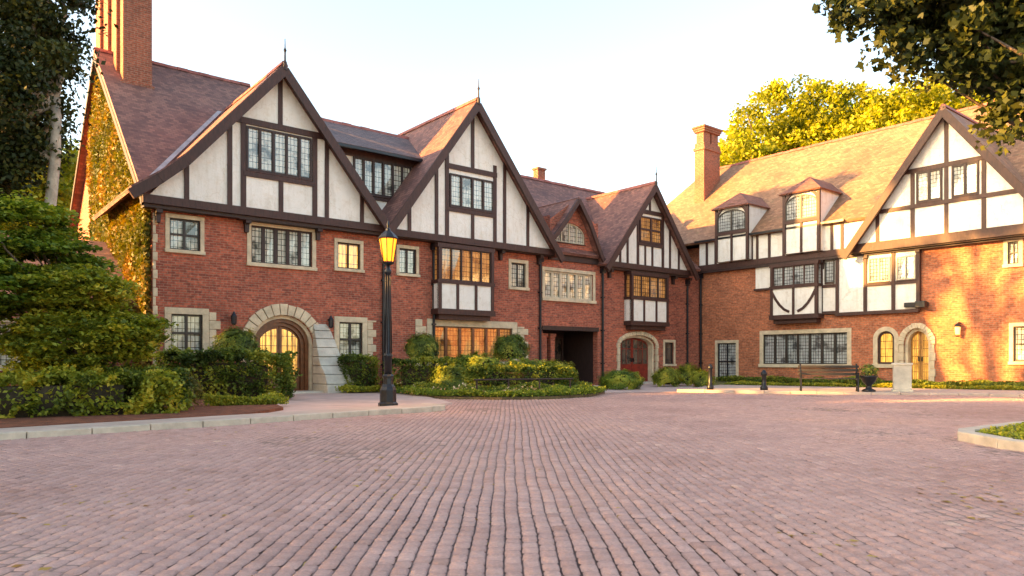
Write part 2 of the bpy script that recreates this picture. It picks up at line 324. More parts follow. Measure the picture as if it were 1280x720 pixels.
def shrub(name, label, base, kind, dims, n, size, mat, rz=0, seed=1, group=None, cat='shrub', lump=.15, flowers=0, tilt=.1, zc=None):
    """dims: half sizes; core of twigs inside a skin of leaves"""
    e = empty(name, base, rz); tag(e, label, cat, group); g = np.random.default_rng(seed)
    zc = dims[2] if zc is None else zc
    P = surface_points(kind, dims, n, g); K = g.random(n); P = lumpy(P, 1.6/max(.5, min(dims)), lump, seed)
    for i in range(n):
        q = Vector(P[i]); v = max(0, mnoise.noise(q*5.5+Vector((seed*1.7, 2, 0))))*min(.16, min(dims)*.3)+ (g.random()**7)*.14
        P[i] = np.array(q+q.normalized()*v)
    P[:, 2] = np.maximum(P[:, 2]+zc, .02)
    T = np.array([.5+.9*mnoise.noise(Vector(p)*2.2+Vector((seed, 0, 0))) for p in P])+g.normal(0, .18, n)
    leaf_mesh('foliage', P, size, mat, e, seed=seed, tint=T, flat=.3)
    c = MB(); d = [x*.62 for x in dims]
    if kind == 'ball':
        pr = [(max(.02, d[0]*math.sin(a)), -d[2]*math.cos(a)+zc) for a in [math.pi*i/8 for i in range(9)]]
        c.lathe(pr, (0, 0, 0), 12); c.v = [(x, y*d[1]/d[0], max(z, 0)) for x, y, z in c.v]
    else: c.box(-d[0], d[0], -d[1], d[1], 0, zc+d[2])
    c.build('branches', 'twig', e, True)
    if flowers:
        q = P[g.choice(n, flowers, replace=False)]*np.array((1.03, 1.03, 1.02)); leaf_mesh('flowers', q, size*1.3, 'petal', e, seed=seed+9)
    return e

# ------------------------------------------------------------------ building frame of reference
class Bld:
    def __init__(s, name, O, ang, label):
        s.O = O; s.a = ang; s.u = (math.cos(ang), math.sin(ang)); s.w = (-math.sin(ang), math.cos(ang))
        s.e = empty(name, (O[0], O[1], 0), ang); tag(s.e, label, 'building')
    def s(s_, px, D=0):
        k = (px-640)/F; X0 = s_.O[0]+D*s_.w[0]; Y0 = s_.O[1]+D*s_.w[1]
        return round((k*Y0-X0)/(s_.u[0]-k*s_.u[1]), 2)
    def z(s_, px, py, D=0):
        sv = s_.s(px, D); Y = s_.O[1]+D*s_.w[1]+sv*s_.u[1]; return round(CAMH+(HZ-py)*Y/F, 2)

def wall_panel(mb, s0, s1, z0, z1, holes, D=0, t=.3):
    """wall slab with rectangular or arched openings: holes = (a,b,c,d,arch_rise)"""
    xs = sorted({s0, s1, *[h[0] for h in holes], *[h[1] for h in holes]}); xs = [x for x in xs if s0 <= x <= s1]
    zs = sorted({z0, z1, *[h[2] for h in holes], *[h[3] for h in holes]}); zs = [z for z in zs if z0 <= z <= z1]
    for i in range(len(xs)-1):
        run = None
        for j in range(len(zs)-1):
            cx, cz = (xs[i]+xs[i+1])/2, (zs[j]+zs[j+1])/2
            if any(h[0] < cx < h[1] and h[2] < cz < h[3] for h in holes): continue
            mb.quad((xs[i], D, zs[j]), (xs[i+1], D, zs[j]), (xs[i+1], D, zs[j+1]), (xs[i], D, zs[j+1]))
    for h in holes:
        a, b, c, d = h[:4]; rise = h[4] if len(h) > 4 else 0
        mb.quad((a, D, c), (a, D, d-rise), (a, D+t, d-rise), (a, D+t, c)); mb.quad((b, D, d-rise), (b, D, c), (b, D+t, c), (b, D+t, d-rise))
        mb.quad((a, D, c), (a, D+t, c), (b, D+t, c), (b, D, c))
        if not rise: mb.quad((a, D, d), (b, D, d), (b, D+t, d), (a, D+t, d))
        else:
            n = 14; cx = (a+b)/2; r = (b-a)/2; P = [(cx-r*math.cos(math.pi*i/n), d-rise+rise*math.sin(math.pi*i/n)) for i in range(n+1)]
            for p, q in zip(P, P[1:]):
                mb.quad((p[0], D, p[1]), (q[0], D, q[1]), (q[0], D, d), (p[0], D, d)); mb.quad((p[0], D, p[1]), (p[0], D+t, p[1]), (q[0], D+t, q[1]), (q[0], D, q[1]))

def window(B, s0, s1, z0, z1, n=3, D=0, glass='glass', frame='frame_d', stone=.14, rows=1, mull=.05, name='window', arch=0, fr=.05, sillD=.06, parent=None, dp=.1, tran=None):
    """stone surround > frame with mullions, panes.  Opening spans s0..s1, z0..z1 in the plane D."""
    m = MB(); par = parent or B.e
    if stone:
        k = stone
        if arch:
            cx, r = (s0+s1)/2, (s1-s0)/2; zs = z1-arch
            m.box(s0-k, s0, D-.035, D+.18, z0-k, zs); m.box(s1, s1+k, D-.035, D+.18, z0-k, zs)
            sq = arch/r; 
            nseg = 16
            for i in range(nseg):
                A, Bq = math.pi*i/nseg, math.pi*(i+1)/nseg
                f = lambda a, rr, rz: (cx+rr*math.cos(a), zs+rz*math.sin(a))
                m.prism([f(A, r, arch), f(A, r+k, arch+k), f(Bq, r+k, arch+k), f(Bq, r, arch)], D-.035, D+.18)
        else:
            m.box(s0-k, s0, D-.03, D+.18, z0, z1); m.box(s1, s1+k, D-.03, D+.18, z0, z1)
            m.box(s0-k*1.0, s1+k*1.0, D-.033, D+.18, z1, z1+k)
        m.box(s0-k*1.15, s1+k*1.15, D-sillD-.03, D+.18, z0-k*.85, z0)
    else:
        m.box(s0, s1, D-sillD, D+.1, z0-.05, z0)
    w = m.build(name, 'stone' if stone else 'timber', par, bev=.012)
    f = MB(); g = MB(); yd = D+dp
    a, b, c, d = s0, s1, z0, z1
    f.box(a, a+fr, yd-.04, yd+.04, c, d-arch); f.box(b-fr, b, yd-.04, yd+.04, c, d-arch)
    f.box(a+fr, b-fr, yd-.042, yd+.038, c, c+fr)
    if not arch: f.box(a+fr, b-fr, yd-.042, yd+.038, d-fr, d)
    else:
        cx, r = (a+b)/2, (b-a)/2
        for i in range(16):
            A, Bq = math.pi*i/16, math.pi*(i+1)/16; q = lambda t, e: (cx+(r-e)*math.cos(t), d-arch+(arch-e)*math.sin(t))
            f.prism([q(A, fr), q(A, 0), q(Bq, 0), q(Bq, fr)], yd-.04, yd+.04)
    W = (b-a)/n
    topz = lambda x: d if not arch else d-arch+arch*math.sqrt(max(0, 1-((x-(a+b)/2)/((b-a)/2))**2))
    for i in range(1, n): f.box(a+W*i-mull/2, a+W*i+mull/2, yd-.05, yd+.03, c, topz(a+W*i)-.01)
    trs = tran if tran else [c+(d-c)*j/rows for j in range(1, rows)]
    for zt in trs: f.box(a, b, yd-.046, yd+.034, zt-mull*.45, zt+mull*.45)
    # casement inner frames
    zz = [c+fr]+list(trs)+[d-fr]
    for i in range(n):
        for j in range(len(zz)-1):
            x0, x1 = a+W*i+mull/2, a+W*(i+1)-mull/2
            tp = zz[j+1] if not arch or j < len(zz)-2 else min(topz(x0+.02), topz(x1-.02), topz((x0+x1)/2))
            tlt = [random.uniform(-.006, .006) for _ in range(4)]
            if arch and j == len(zz)-2:
                k = 8; P = [(x0+(x1-x0)*q/k) for q in range(k+1)]
                g.add([(x0, yd+.01, zz[j]), (x1, yd+.01, zz[j])]+[(x, yd+.01, max(zz[j]+.01, topz(x)-.03)) for x in P[::-1]], [tuple(range(k+3))])
            else: g.quad((x0, yd+.01+tlt[0], zz[j]), (x1, yd+.01+tlt[1], zz[j]), (x1, yd+.01+tlt[2], tp), (x0, yd+.01+tlt[3], tp))
    f.build('frame', frame, w); g.build('panes', glass, w)
    return w

def gable(B, s0, s1, sa, zb, za, Df, Db, vert, horiz, braces=(), ov=.4, tile='tile', bw=.3, finial=True, flareL=0, flareR=0, roofname='roof', holes=(), soff=True, endl=None, endr=None):
    """half-timbered gable with its own pitched roof running back to Db"""
    def zr(s):                                       # roof line
        return zb+(za-zb)*((s-s0)/(sa-s0) if s < sa else (s1-s)/(s1-sa))
    g = MB(); g.prism([(s0+.1, zb-.02), (s1-.1, zb-.02), (sa, za-.12)], Df, Df+.2); G = g.build('gable', 'stucco', B.e)
    t = MB(); T = Df-.045
    t.beam((s0-.05, zb-.1), (s1+.05, zb-.1), .26, T-.05, Df+.3)
    for v in vert:
        s, lo, hi = v[:3]; w = v[3] if len(v) > 3 else .15
        t.beam((s, lo if lo is not None else zb), (s, min(hi, zr(s)) if hi is not None else zr(s)), w, T, Df+.05)
    for h in horiz:
        z, w = h[0], h[1]; a = s0+(sa-s0)*(z-zb)/(za-zb); b = s1-(s1-sa)*(z-zb)/(za-zb)
        if len(h) > 2 and h[2] is not None: a = h[2]
        if len(h) > 3 and h[3] is not None: b = h[3]
        t.beam((a, z), (b, z), w, T-.02, Df+.05)
    for (p, q, w) in braces: t.beam(p, q, w, T-.01, Df+.05)
    t.build('timber_frame', 'timber', G)
    # roof slabs
    r = MB(); y0 = Df-ov; kL = (za-zb)/(sa-s0); kR = (za-zb)/(s1-sa); bL, bR = [], []
    eL, eR = .25, .25; h = .14
    if endl is not None: eL = endl
    if endr is not None: eR = endr
    PL = [(sa, za+h)]; PR = [(sa, za+h)]
    if flareL: PL += [(s0+1.1, zb+kL*1.1+h), (s0+.35, zb+kL*.52+h), (s0-flareL, zb+.02+h)]
    else: PL += [(s0-eL, zb-kL*eL+h)]
    if flareR: PR += [(s1-1.1, zb+kR*1.1+h), (s1-.35, zb+kR*.52+h), (s1+flareR, zb+.02+h)]
    else: PR += [(s1+eR, zb-kR*eR+h)]
    for P in (PL, PR):
        for p, q in zip(P, P[1:]): r.slab([(p[0], y0, p[1]), (q[0], y0, q[1]), (q[0], Db, q[1]), (p[0], Db, p[1])], .12)
    ro = r.build(roofname, tile, B.e)
    c = MB(); n = int((Db-y0)/.4)
    for i in range(n): 
        yy = y0+i*(Db-y0)/n; L = (Db-y0)/n
        c.prism([(sa-.13, za+h-.1+random.uniform(-.01, .01)), (sa-.06, za+h+.05), (sa+.06, za+h+.05), (sa+.13, za+h-.1)], yy+.008, yy+L-.008)
    c.build('ridge_cap', 'ridge', ro)
    b = MB()
    for P in (PL, PR):
        for p, q in zip(P, P[1:]): b.beam((p[0], p[1]-h-.12), (q[0], q[1]-h-.12), bw, y0-.05-(0.01 if P is PL else 0), y0+.06)
    b.build('bargeboard', 'timber', G)
    m = MB()                                          # soffit boards under the rake
    if finial:
        f = MB(); f.lathe([(.07, -.25), (.07, 0), (.035, .08), (.03, .35), (.055, .42), (.02, .5), (.012, .8)], (sa, y0-.03, za+.12), 8); f.build('finial', 'timber_d', G)
    return G, zr

def brackets(B, ss, z, D0, D1, parent=None):
    for s in ss:
        m = MB(); m.prism([(s-.08, z), (s+.08, z), (s+.06, z-.42), (s-.06, z-.42)], D0*.5, D1)
        m.box(s-.09, s+.09, D0, D1, z-.14, z+.0)
        m.build('bracket', 'timber_d', parent or B.e)

def downpipe(B, s, z1, D=-.08, z0=.05):
    m = MB(); m.tube([(s, D, z0), (s, D, z1)], [.055, .055], 8); m.box(s-.12, s+.12, D-.1, D+.08, z1, z1+.25)
    for z in np.arange(1, z1, 1.6): m.box(s-.08, s+.08, D-.06, D+.08, z, z+.06)
    m.build('downpipe', 'iron', B.e)

def gutter(B, a, b, D, z):
    m = MB(); m.prism([(0, 0)]*3, 0, 0) if False else None
    m.box(a, b, D-.07, D+.05, z-.06, z+.04); m.build('gutter', 'iron', B.e)

def oriel(B, s0, s1, zt, zw, zb, n, glass, D=0, out=.45, panels=2, curved=False, frame='timber_d'):
    """timber bay: windows above zw, white panels below, standing out from the wall"""
    y = D-out; m = MB(); m.box(s0, s1, y, D+.02, zb, zw); o = m.build('oriel', 'stucco', B.e)
    t = MB()
    t.box(s0-.06, s1+.06, y-.06, D, zb-.22, zb); t.box(s0+.1, s1-.1, y+.1, D, zb-.42, zb-.22)
    t.box(s0-.05, s1+.05, y-.055, D, zw-.07, zw+.07); t.box(s0-.05, s1+.05, y-.05, D, zt-.16, zt)
    for s in (s0, s1-.14): t.box(s, s+.14, y-.045, y+.1, zb, zt); t.box(s, s+.14, D-.12, D-.005, zb, zt)
    for i in range(1, panels): s = s0+(s1-s0)*i/panels; t.box(s-.06, s+.06, y-.04, y+.05, zb, zw)
    if curved:
        for sgn in (-1, 1):
            c = (s0+s1)/2; P = [(c+sgn*(s1-s0)*.5*x, zb+(zw-zb)*(.08+.9*x**2.2)) for x in (.18, .4, .6, .78, .95)]
            for p, q in zip(P, P[1:]): t.beam(p, q, .12, y-.038, y+.05)
    t.build('timber_frame', 'timber', o)
    window(B, s0+.14, s1-.14, zw+.07, zt-.16, n, y, glass, frame, 0, name='window', parent=None, dp=.04, fr=.04, mull=.06, sillD=.03)
    for sd in (s0, s1):                              # side lights
        p = MB(); xx = sd+.03 if sd == s0 else sd-.03
        p.quad((xx, y+.1, zw), (xx, D-.12, zw), (xx, D-.12, zt-.1), (xx, y+.1, zt-.1)); p.build('side_light', glass, o)
    return o

# =================================================================== LEFT BUILDING
uL = math.atan2(17.15, 21.04)
L = Bld('tudor_house', (-11.19, 22.55), uL, 'long red brick tudor house with three timbered gables, on the left side of the square')
DG = -.35
# openings of the brick wall (px measured in the photograph, turned into metres on the wall)
def rc(B, x0, x1, y0, y1, D=0, xm=None):
    xm = xm or (x0+x1)/2; return (B.s(x0, D), B.s(x1, D), B.z(xm, y1, D), B.z(xm, y0, D))
W_up1 = rc(L, 212, 250, 274, 313); W_band = rc(L, 314, 390, 286, 331); W_y1 = rc(L, 422, 450, 304, 336); W_y2 = rc(L, 499, 520, 311, 342)
W_g1 = rc(L, 214, 253, 393, 440); W_g2 = rc(L, 424, 453, 403, 446); W_s = rc(L, 639, 657, 329, 359)
W_bay = rc(L, 541, 640, 409, 452); W_mid = rc(L, 681, 741, 341, 374); 
dc, dr = L.s(354), 1.12; DOOR = (dc-dr, dc+dr, .12, L.z(354, 394), 1.05)
por = (L.s(678), L.s(747), .05, L.z(712, 412))
d3a, d3b = L.s(774), L.s(819); DOOR3 = (d3a, d3b, .1, L.z(797, 419), .55)
W_n = rc(L, 831, 842, 428, 455)
holes = [W_up1, W_band, W_y1, W_y2, W_g1, W_g2, W_s, W_bay, W_mid, DOOR, por, DOOR3, W_n]
SE = 27.8
m = MB(); wall_panel(m, 0, SE, -.1, 6.1, holes)
m.quad((0, 15, -.1), (0, 0, -.1), (0, 0, 6.2), (0, 15, 6.2)); m.add([(0, 0, 6.2), (0, 15, 6.2), (0, 7.6, 12.9)], [(0, 2, 1)])
m.quad((SE, 0, -.1), (SE, 12, -.1), (SE, 12, 6.2), (SE, 0, 6.2)); m.add([(SE, .1, 6.1), (SE, 10, 6.1), (SE, 5, 10.5)], [(0, 1, 2)])
m.quad((SE, 15, -.1), (0, 15, -.1), (0, 15, 6.2), (SE, 15, 6.2))
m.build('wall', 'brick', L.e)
# main roofs
def main_roof(B, s0, s1, De, ze, Dr, zr, Db, zb, tile, hipL=0, hipR=0, name='roof', eave=True):
    m = MB(); m.slab([(s0, De, ze), (s1, De, ze), (s1-hipR, Dr, zr), (s0+hipL, Dr, zr)], .14)
    m.slab([(s1, Db, zb), (s0, Db, zb), (s0+hipL, Dr, zr), (s1-hipR, Dr, zr)], .14)
    if hipL: m.slab([(s0, De, ze), (s0+hipL, Dr, zr), (s0, Db, zb)], .14)
    if hipR: m.slab([(s1, De, ze), (s1-hipR, Dr, zr), (s1, Db, zb)], .14)
    o = m.build(name, tile, B.e); c = MB(); n = int((s1-s0-hipL-hipR)/.42)
    for i in range(n):
        a = s0+hipL+i*(s1-s0-hipL-hipR)/n; e = a+(s1-s0-hipL-hipR)/n-.012; j = random.uniform(-.012, .012)
        c.add([(a, Dr-.14, zr-.08+j), (a, Dr-.05, zr+.07+j), (a, Dr+.05, zr+.07+j), (a, Dr+.14, zr-.08+j), (e, Dr-.14, zr-.08+j), (e, Dr-.05, zr+.07+j), (e, Dr+.05, zr+.07+j), (e, Dr+.14, zr-.08+j)], [(0,4,5,1), (1,5,6,2), (2,6,7,3), (0,1,2,3), (7,6,5,4)])
    c.build('ridge_cap', 'ridge', o); return o
main_roof(L, -.35, 5.7, -.35, 6.3, 7.6, 13.3, 15.4, 6.2, 'tile')
main_roof(L, 5.72, 14.0, .55, 9.35, 4.0, 11.25, 13.0, 5.0, 'slate')
main_roof(L, 13.4, 27.6, -.3, 6.15, 5.0, 10.95, 10.4, 6.0, 'tile')
# end verge board of the tall roof
m = MB(); 
for (a, b) in (((-.35, 6.1), (7.6, 13.05)), ((7.6, 13.05), (15.4, 6.0))):
    v = [(-.37, a[0], a[1]-.2), (-.37, b[0], b[1]-.2), (-.37, b[0], b[1]+.05), (-.37, a[0], a[1]+.05)]
    m.add(v+[(x+.06, y, z) for x, y, z in v], [(0,1,2,3), (7,6,5,4), (0,4,5,1), (2,6,7,3)])
m.build('verge_board', 'timber_d', L.e)
# GABLE 1
sv = lambda px: L.s(px, DG)
lz = lambda px, py: L.z(px, py, DG)
z1b = 6.22; s0, s1 = -.3, sv(479); a1 = sv(350); za1 = lz(350, 88)
wz0, wz1 = lz(348, 219), lz(348, 166)
zc = lz(350, 160)
gable(L, s0, s1, a1, z1b, za1, DG, 5.6,
  [(sv(233), None, None, .14), (sv(287), None, None, .15), (sv(304), None, zc, .17), (a1, zc, None, .15), (a1+.02, None, wz0-.1, .15), (sv(393), None, zc, .17), (sv(408), None, None, .14), (sv(452), None, None, .14)],
  [(zc, .2), (wz0-.12, .17, sv(304), sv(393))], flareL=.45, endr=.02)
window(L, sv(307), sv(389), wz0, wz1+.02, 5, DG-.02, 'glass', 'timber_d', 0, dp=-.01, mull=.09, fr=.07)
# GABLE 2
s2, s3 = sv(481), sv(690); a2 = sv(590); za2 = lz(590, 131); zc2 = lz(588, 213)
w20, w21 = lz(588, 262), lz(588, 222)
gable(L, s2, s3, a2, z1b-.08, za2, DG-.02, 7.5,
  [(sv(511), None, None, .14), (sv(545), None, None, .14), (sv(558), None, zc2+.5, .16), (a2, zc2, None, .15), (a2, None, w20-.1, .14), (sv(618), None, zc2+.4, .16), (sv(630), None, None, .14), (sv(659), None, None, .14)],
  [(zc2, .2, sv(556), sv(620)), (w20-.12, .16, sv(558), sv(618))], endl=.02, endr=.3)
window(L, sv(561), sv(616), w20, w21, 4, DG-.04, 'glass', 'timber_d', 0, dp=-.01, mull=.09, fr=.07)
# GABLE 3
s4, s5 = sv(756), sv(861); a3 = sv(812); za3 = lz(812, 233); zc3 = lz(812, 266); z3b = 5.95
w30, w31 = lz(812, 304), lz(812, 272)
gable(L, s4, s5, a3, z3b, za3, DG, 4.6,
  [(sv(775), None, None, .11), (sv(784), None, None, .11), (sv(797), None, zc3, .15), (a3, zc3, None, .12), (sv(815), None, w30-.1, .11), (sv(828), None, zc3, .15), (sv(837), None, None, .11), (sv(848), None, None, .11), (sv(806), None, w30-.1, .09)],
  [(zc3, .2), (w30-.1, .15, sv(797), sv(828))], endl=.25, endr=.25, bw=.26)
window(L, sv(799), sv(826), w30, w31, 2, DG-.02, 'glass_a', 'timber', 0, dp=-.01, mull=.1, fr=.08, rows=2)
# overhang soffits
m = MB(); m.box(-.3, s3+.1, DG+.0, -.02, 5.88, 5.99); m.box(s4, s5, DG+.0, -.02, 5.62, 5.73)
m.build('soffit', 'timber_d', L.e)
brackets(L, [.15, L.s(307), L.s(396), L.s(478), L.s(541), L.s(624), L.s(672)], 5.9, DG+.03, -.01)
brackets(L, [L.s(760), L.s(782), L.s(840), L.s(858)], 5.63, DG+.03, -.01)
# dormer band between gables 1 and 2
bd0, bd1 = L.s(425, 1), L.s(535, 1)
zb0, zb1 = L.z(475, 246, 1)+0, L.z(475, 202, 1)
m = MB(); m.box(bd0-.6, bd1, 1.0, 1.2, 6.3, zb1+.5); dm = m.build('dormer', 'stucco', L.e)
t = MB(); 
for s in np.linspace(bd0-.4, bd1-.2, 6): t.beam((s, 6.3), (s, zb0), .13, .95, 1.05)
t.beam((bd0-.6, zb0-.08), (bd1, zb0-.08), .18, .94, 1.05); t.beam((bd0-.6, zb1+.15), (bd1, zb1+.15), .3, .93, 1.05); t.build('timber_frame', 'timber', dm)
window(L, L.s(441, 1), L.s(513, 1), zb0, zb1, 6, .96, 'glass', 'timber_d', 0, dp=0.0, mull=.09, fr=.07)
gutter(L, 5.8, 12.2, .5, 9.25)
# brick dormer with arched window
e0, e1, ea = L.s(687), L.s(747), L.s(716)
zda, zdb = L.z(716, 252), L.z(716, 292)
arw = (L.s(693), L.s(731), L.z(712, 304), L.z(712, 279), .55)
m = MB(); wall_panel(m, e0, e1, 6.08, arw[3]+.05, [arw], -.02, .25)
m.add([(e0, -.02, arw[3]+.05), (e1, -.02, arw[3]+.05), (ea, -.02, zda)], [(0, 1, 2)])
m.quad((e0, 3, 6.0), (e0, -.02, 6.0), (e0, -.02, 7.8), (e0, 3, 7.8)); m.quad((e1, -.02, 6.0), (e1, 3, 6.0), (e1, 3, 7.8), (e1, -.02, 7.8))
dm = m.build('dormer', 'brick', L.e)
r = MB()
for P in ([(ea, zda+.16), (ea-.8, zda-.9), (e0-.1, zda-1.75), (e0-.45, zda-1.95)], [(ea, zda+.16), (ea+.8, zda-.95), (e1-.15, zda-2.3), (e1+.35, zda-3.0)]):
    for p, q in zip(P, P[1:]): r.slab([(p[0], -.4, p[1]), (q[0], -.4, q[1]), (q[0], 3.6, q[1]), (p[0], 3.6, p[1])], .1)
r.build('roof', 'tile', dm)
t = MB()
for P in ([(ea, zda), (ea-.8, zda-1.05), (e0-.1, zda-1.9), (e0-.45, zda-2.1)], [(ea, zda), (ea+.8, zda-1.1), (e1-.15, zda-2.45), (e1+.35, zda-3.15)]):
    for p, q in zip(P, P[1:]): t.beam(p, q, .2, -.46, -.35)
t.build('bargeboard', 'timber', dm)
window(L, *arw[:4], 4, -.02, 'glass', 'frame_c', .0, arch=.55, mull=.07)
m = MB(); m.box(e0-.1, e1+.3, -.1, -.005, 5.78, 6.06); m.build('band_course', 'timber_d', L.e)
# lead valley and flashings
m = MB()
def strip(mb, P, w):
    for p, q in zip(P, P[1:]): mb.slab([(p[0]-w, p[1], p[2]), (p[0]+w, p[1], p[2]), (q[0]+w, q[1], q[2]), (q[0]-w, q[1], q[2])], .03)
mr = lambda D: 6.3+(13.3-6.3)*(D+.35)/7.95
kL = (za1-z1b)/(a1+.3)
vp = []
for D in np.linspace(-.2, 4.9, 8): z = mr(D); sx = s0+(z-z1b-.14)/kL; vp.append((sx-.1, D, z+.09))
strip(m, vp, .08); m.build('lead_valley', 'lead', L.e)
# windows of the brick wall
window(L, *W_up1, 2, stone=.13, rows=2, mull=.07)
window(L, *W_band, 5, stone=.15, mull=.12, frame='timber_d')
window(L, *W_y1, 2, glass='glass_y', stone=.13, frame='timber_d', mull=.06)
window(L, *W_y2, 2, stone=.13, rows=1, mull=.07)
window(L, *W_s, 2, stone=.15, mull=.06)
window(L, *W_mid, 6, stone=.16, frame='frame_c', mull=.13, fr=.08)
window(L, *W_g1, 2, stone=.2, rows=2, mull=.08)
window(L, *W_g2, 2, stone=.2, rows=2, mull=.08)
window(L, *W_n, 1, stone=.14, glass='glass_k')
window(L, *W_bay, 6, stone=.28, glass='glass_a', frame='door_w', mull=.12)
# stone quoin blocks beside ground floor windows
def quoins(B, s, z0, z1, w, D=-.04):
    m = MB(); z = z0; i = 0
    while z < z1-.05:
        h = min(.28, z1-z); ww = w*(1 if i % 2 else .62); m.box(s, s+ww, D, .01, z+.006, z+h-.006); z += h; i += 1
    m.build('quoins', 'stone', B.e, bev=.015)
quoins(L, W_g1[1]+.205, W_g1[2]-.1, W_g1[3]+.15, .36); quoins(L, W_g2[1]+.205, W_g2[2]-.1, W_g2[3]+.1, .36)
quoins(L, W_bay[0]-.82, .3, W_bay[3]+.3, .5); quoins(L, W_bay[1]+.3, .9, W_bay[3]+.1, .6); quoins(L, .02, .1, 5.8, .14, -.03)
# timber bay over the ground-floor band window
oriel(L, L.s(548, -.45), L.s(617, -.45), 5.85, L.z(582, 354, -.45), L.z(582, 387, -.45), 5, 'glass_a', panels=3)
oriel(L, L.s(789, -.45), L.s(835, -.45), 5.6, L.z(812, 374, -.45), L.z(812, 402, -.45), 4, 'glass_a', panels=3)
# band window hood
m = MB(); m.box(W_band[0]-.5, W_band[1]+.35, -.34, -.01, W_band[3]+.16, 5.86); m.build('hood', 'timber_d', L.e)
# main door: stone arch, jambs, glazed oak doors
def arch_door(B, H, sw, mat, glass, rings=2, stone='stone', leafn=2, dep=.45, step=True, lower=.55):
    a, b, z0, z1, rise = H; cx, r = (a+b)/2, (b-a)/2; zs = z1-rise
    m = MB(); n = 15
    def pt(t, e): return (cx+(r+e)*math.cos(t), zs+(rise+e)*math.sin(t))
    for i in range(n):
        A, Bq = math.pi*i/n, math.pi*(i+1)/n; j = random.uniform(-.02, .02); g = .01
        m.prism([pt(A+g, 0), pt(A+g, sw+j), pt(Bq-g, sw+j), pt(Bq-g, 0)], -.09+abs(j), .1)
    z = z0; i = 0
    while z < zs-.02:
        h = min(.34, zs-z); e = sw*(1 if i % 2 else .8)
        m.box(a-e, a, -.085, .1, z+.006, z+h-.004); m.box(b, b+e, -.085, .1, z+.006, z+h-.004); z += h; i += 1
    D = m.build('door', stone, B.e, bev=.015)
    for k in range(rings):
        q = MB(); e0, e1 = -.0-.12*k, -.12*(k+1)
        for i in range(18):
            A, Bq = math.pi*i/18, math.pi*(i+1)/18; q.prism([pt(A, e1), pt(A, e0), pt(Bq, e0), pt(Bq, e1)], .1+.1*k, dep)
        q.box(a-e0, a-e1, .1+.1*k, dep, z0, zs); q.box(b+e1, b+e0, .1+.1*k, dep, z0, zs); q.build('arch_moulding', 'door_w' if k else stone, D)
    e = -.12*rings; w = (r+e)
    for i in range(leafn):
        x0, x1 = cx-w+2*w*i/leafn+.01, cx-w+2*w*(i+1)/leafn-.01
        top = lambda x: zs+(rise+e)*math.sqrt(max(0, 1-((x-cx)/(w))**2))
        l = MB(); k = 8; X = [x0+(x1-x0)*j/k for j in range(k+1)]
        l.prism([(x0, z0), (x1, z0)]+[(x, max(z0+.5, top(x))) for x in X[::-1]], dep-.06, dep)
        lf = l.build('door_leaf', mat, D)
        g = MB(); f = .09; xs = [x0+f+(x1-x0-2*f)*j/k for j in range(k+1)]
        g.add([(x0+f, dep-.068, z0+lower), (x1-f, dep-.068, z0+lower)]+[(x, dep-.068, max(z0+lower+.1, top(x)-.1)) for x in xs[::-1]], [tuple(range(k+3))])
        g.build('glazing', glass, lf)
        mu = MB(); 
        for q in range(1, 3): xx = x0+f+(x1-x0-2*f)*q/3; mu.box(xx-.015, xx+.015, dep-.085, dep-.066, z0+lower, top(xx)-.1)
        mu.box(x0+f, x1-f, dep-.082, dep-.066, z0+lower+.75, z0+lower+.79); mu.build('glazing_bar', mat, lf)
        h = MB(); hx = x1-.06 if i == 0 else x0+.06; h.box(hx-.02, hx+.02, dep-.13, dep-.06, z0+1.0, z0+1.2); h.build('handle', 'iron', lf)
    if step:
        q = MB(); q.box(a-.3, b+.3, -.9, .05, -.02, z0); q.build('doorstep', 'stone_w', D, bev=.02)
    return D
tag(arch_door(L, DOOR, .38, 'door_w', 'glass_y', 3), 'wide arched oak door with deep pale stone ring')
tag(arch_door(L, DOOR3, .2, 'door_r', 'glass_k', 1, lower=.9), 'deep red arched door in a pale stone surround')
# porch recess between gables 2 and 3
m = MB(); a, b, z0, z1 = por; m.quad((a, 2.4, 0), (b, 2.4, 0), (b, 2.4, z1), (a, 2.4, z1)); m.quad((a, .3, 0), (a, 2.4, 0), (a, 2.4, z1), (a, .3, z1)); m.quad((b, 2.4, 0), (b, .3, 0), (b, .3, z1), (b, 2.4, z1)); m.quad((a, .3, z1), (a, 2.4, z1), (b, 2.4, z1), (b, .3, z1))
pr = m.build('porch', 'timber_d', L.e)
m = MB(); m.box(a+.25, b-.25, 2.3, 2.38, .1, z1-.3); m.build('glazed_screen', 'glass_k', pr)
m = MB(); 
for s in np.linspace(a+.25, b-.25, 6): m.box(s-.04, s+.04, 2.2, 2.31, .05, z1-.2)
m.box(a+.2, b-.2, 2.19, 2.31, z1-.35, z1-.2); m.build('screen_frame', 'timber', pr)
m = MB(); m.box(a-.03, b+.03, -.06, .35, z1-.05, z1+.14); m.build('lintel', 'timber_d', pr)
for s in (a+.45, a+.95):
    m = MB(); m.box(s-.13, s+.13, .35, .61, .0, z1-.35); m.box(s-.17, s+.17, .31, .65, z1-.35, z1-.2); m.build('brick_pier', 'brick', pr)
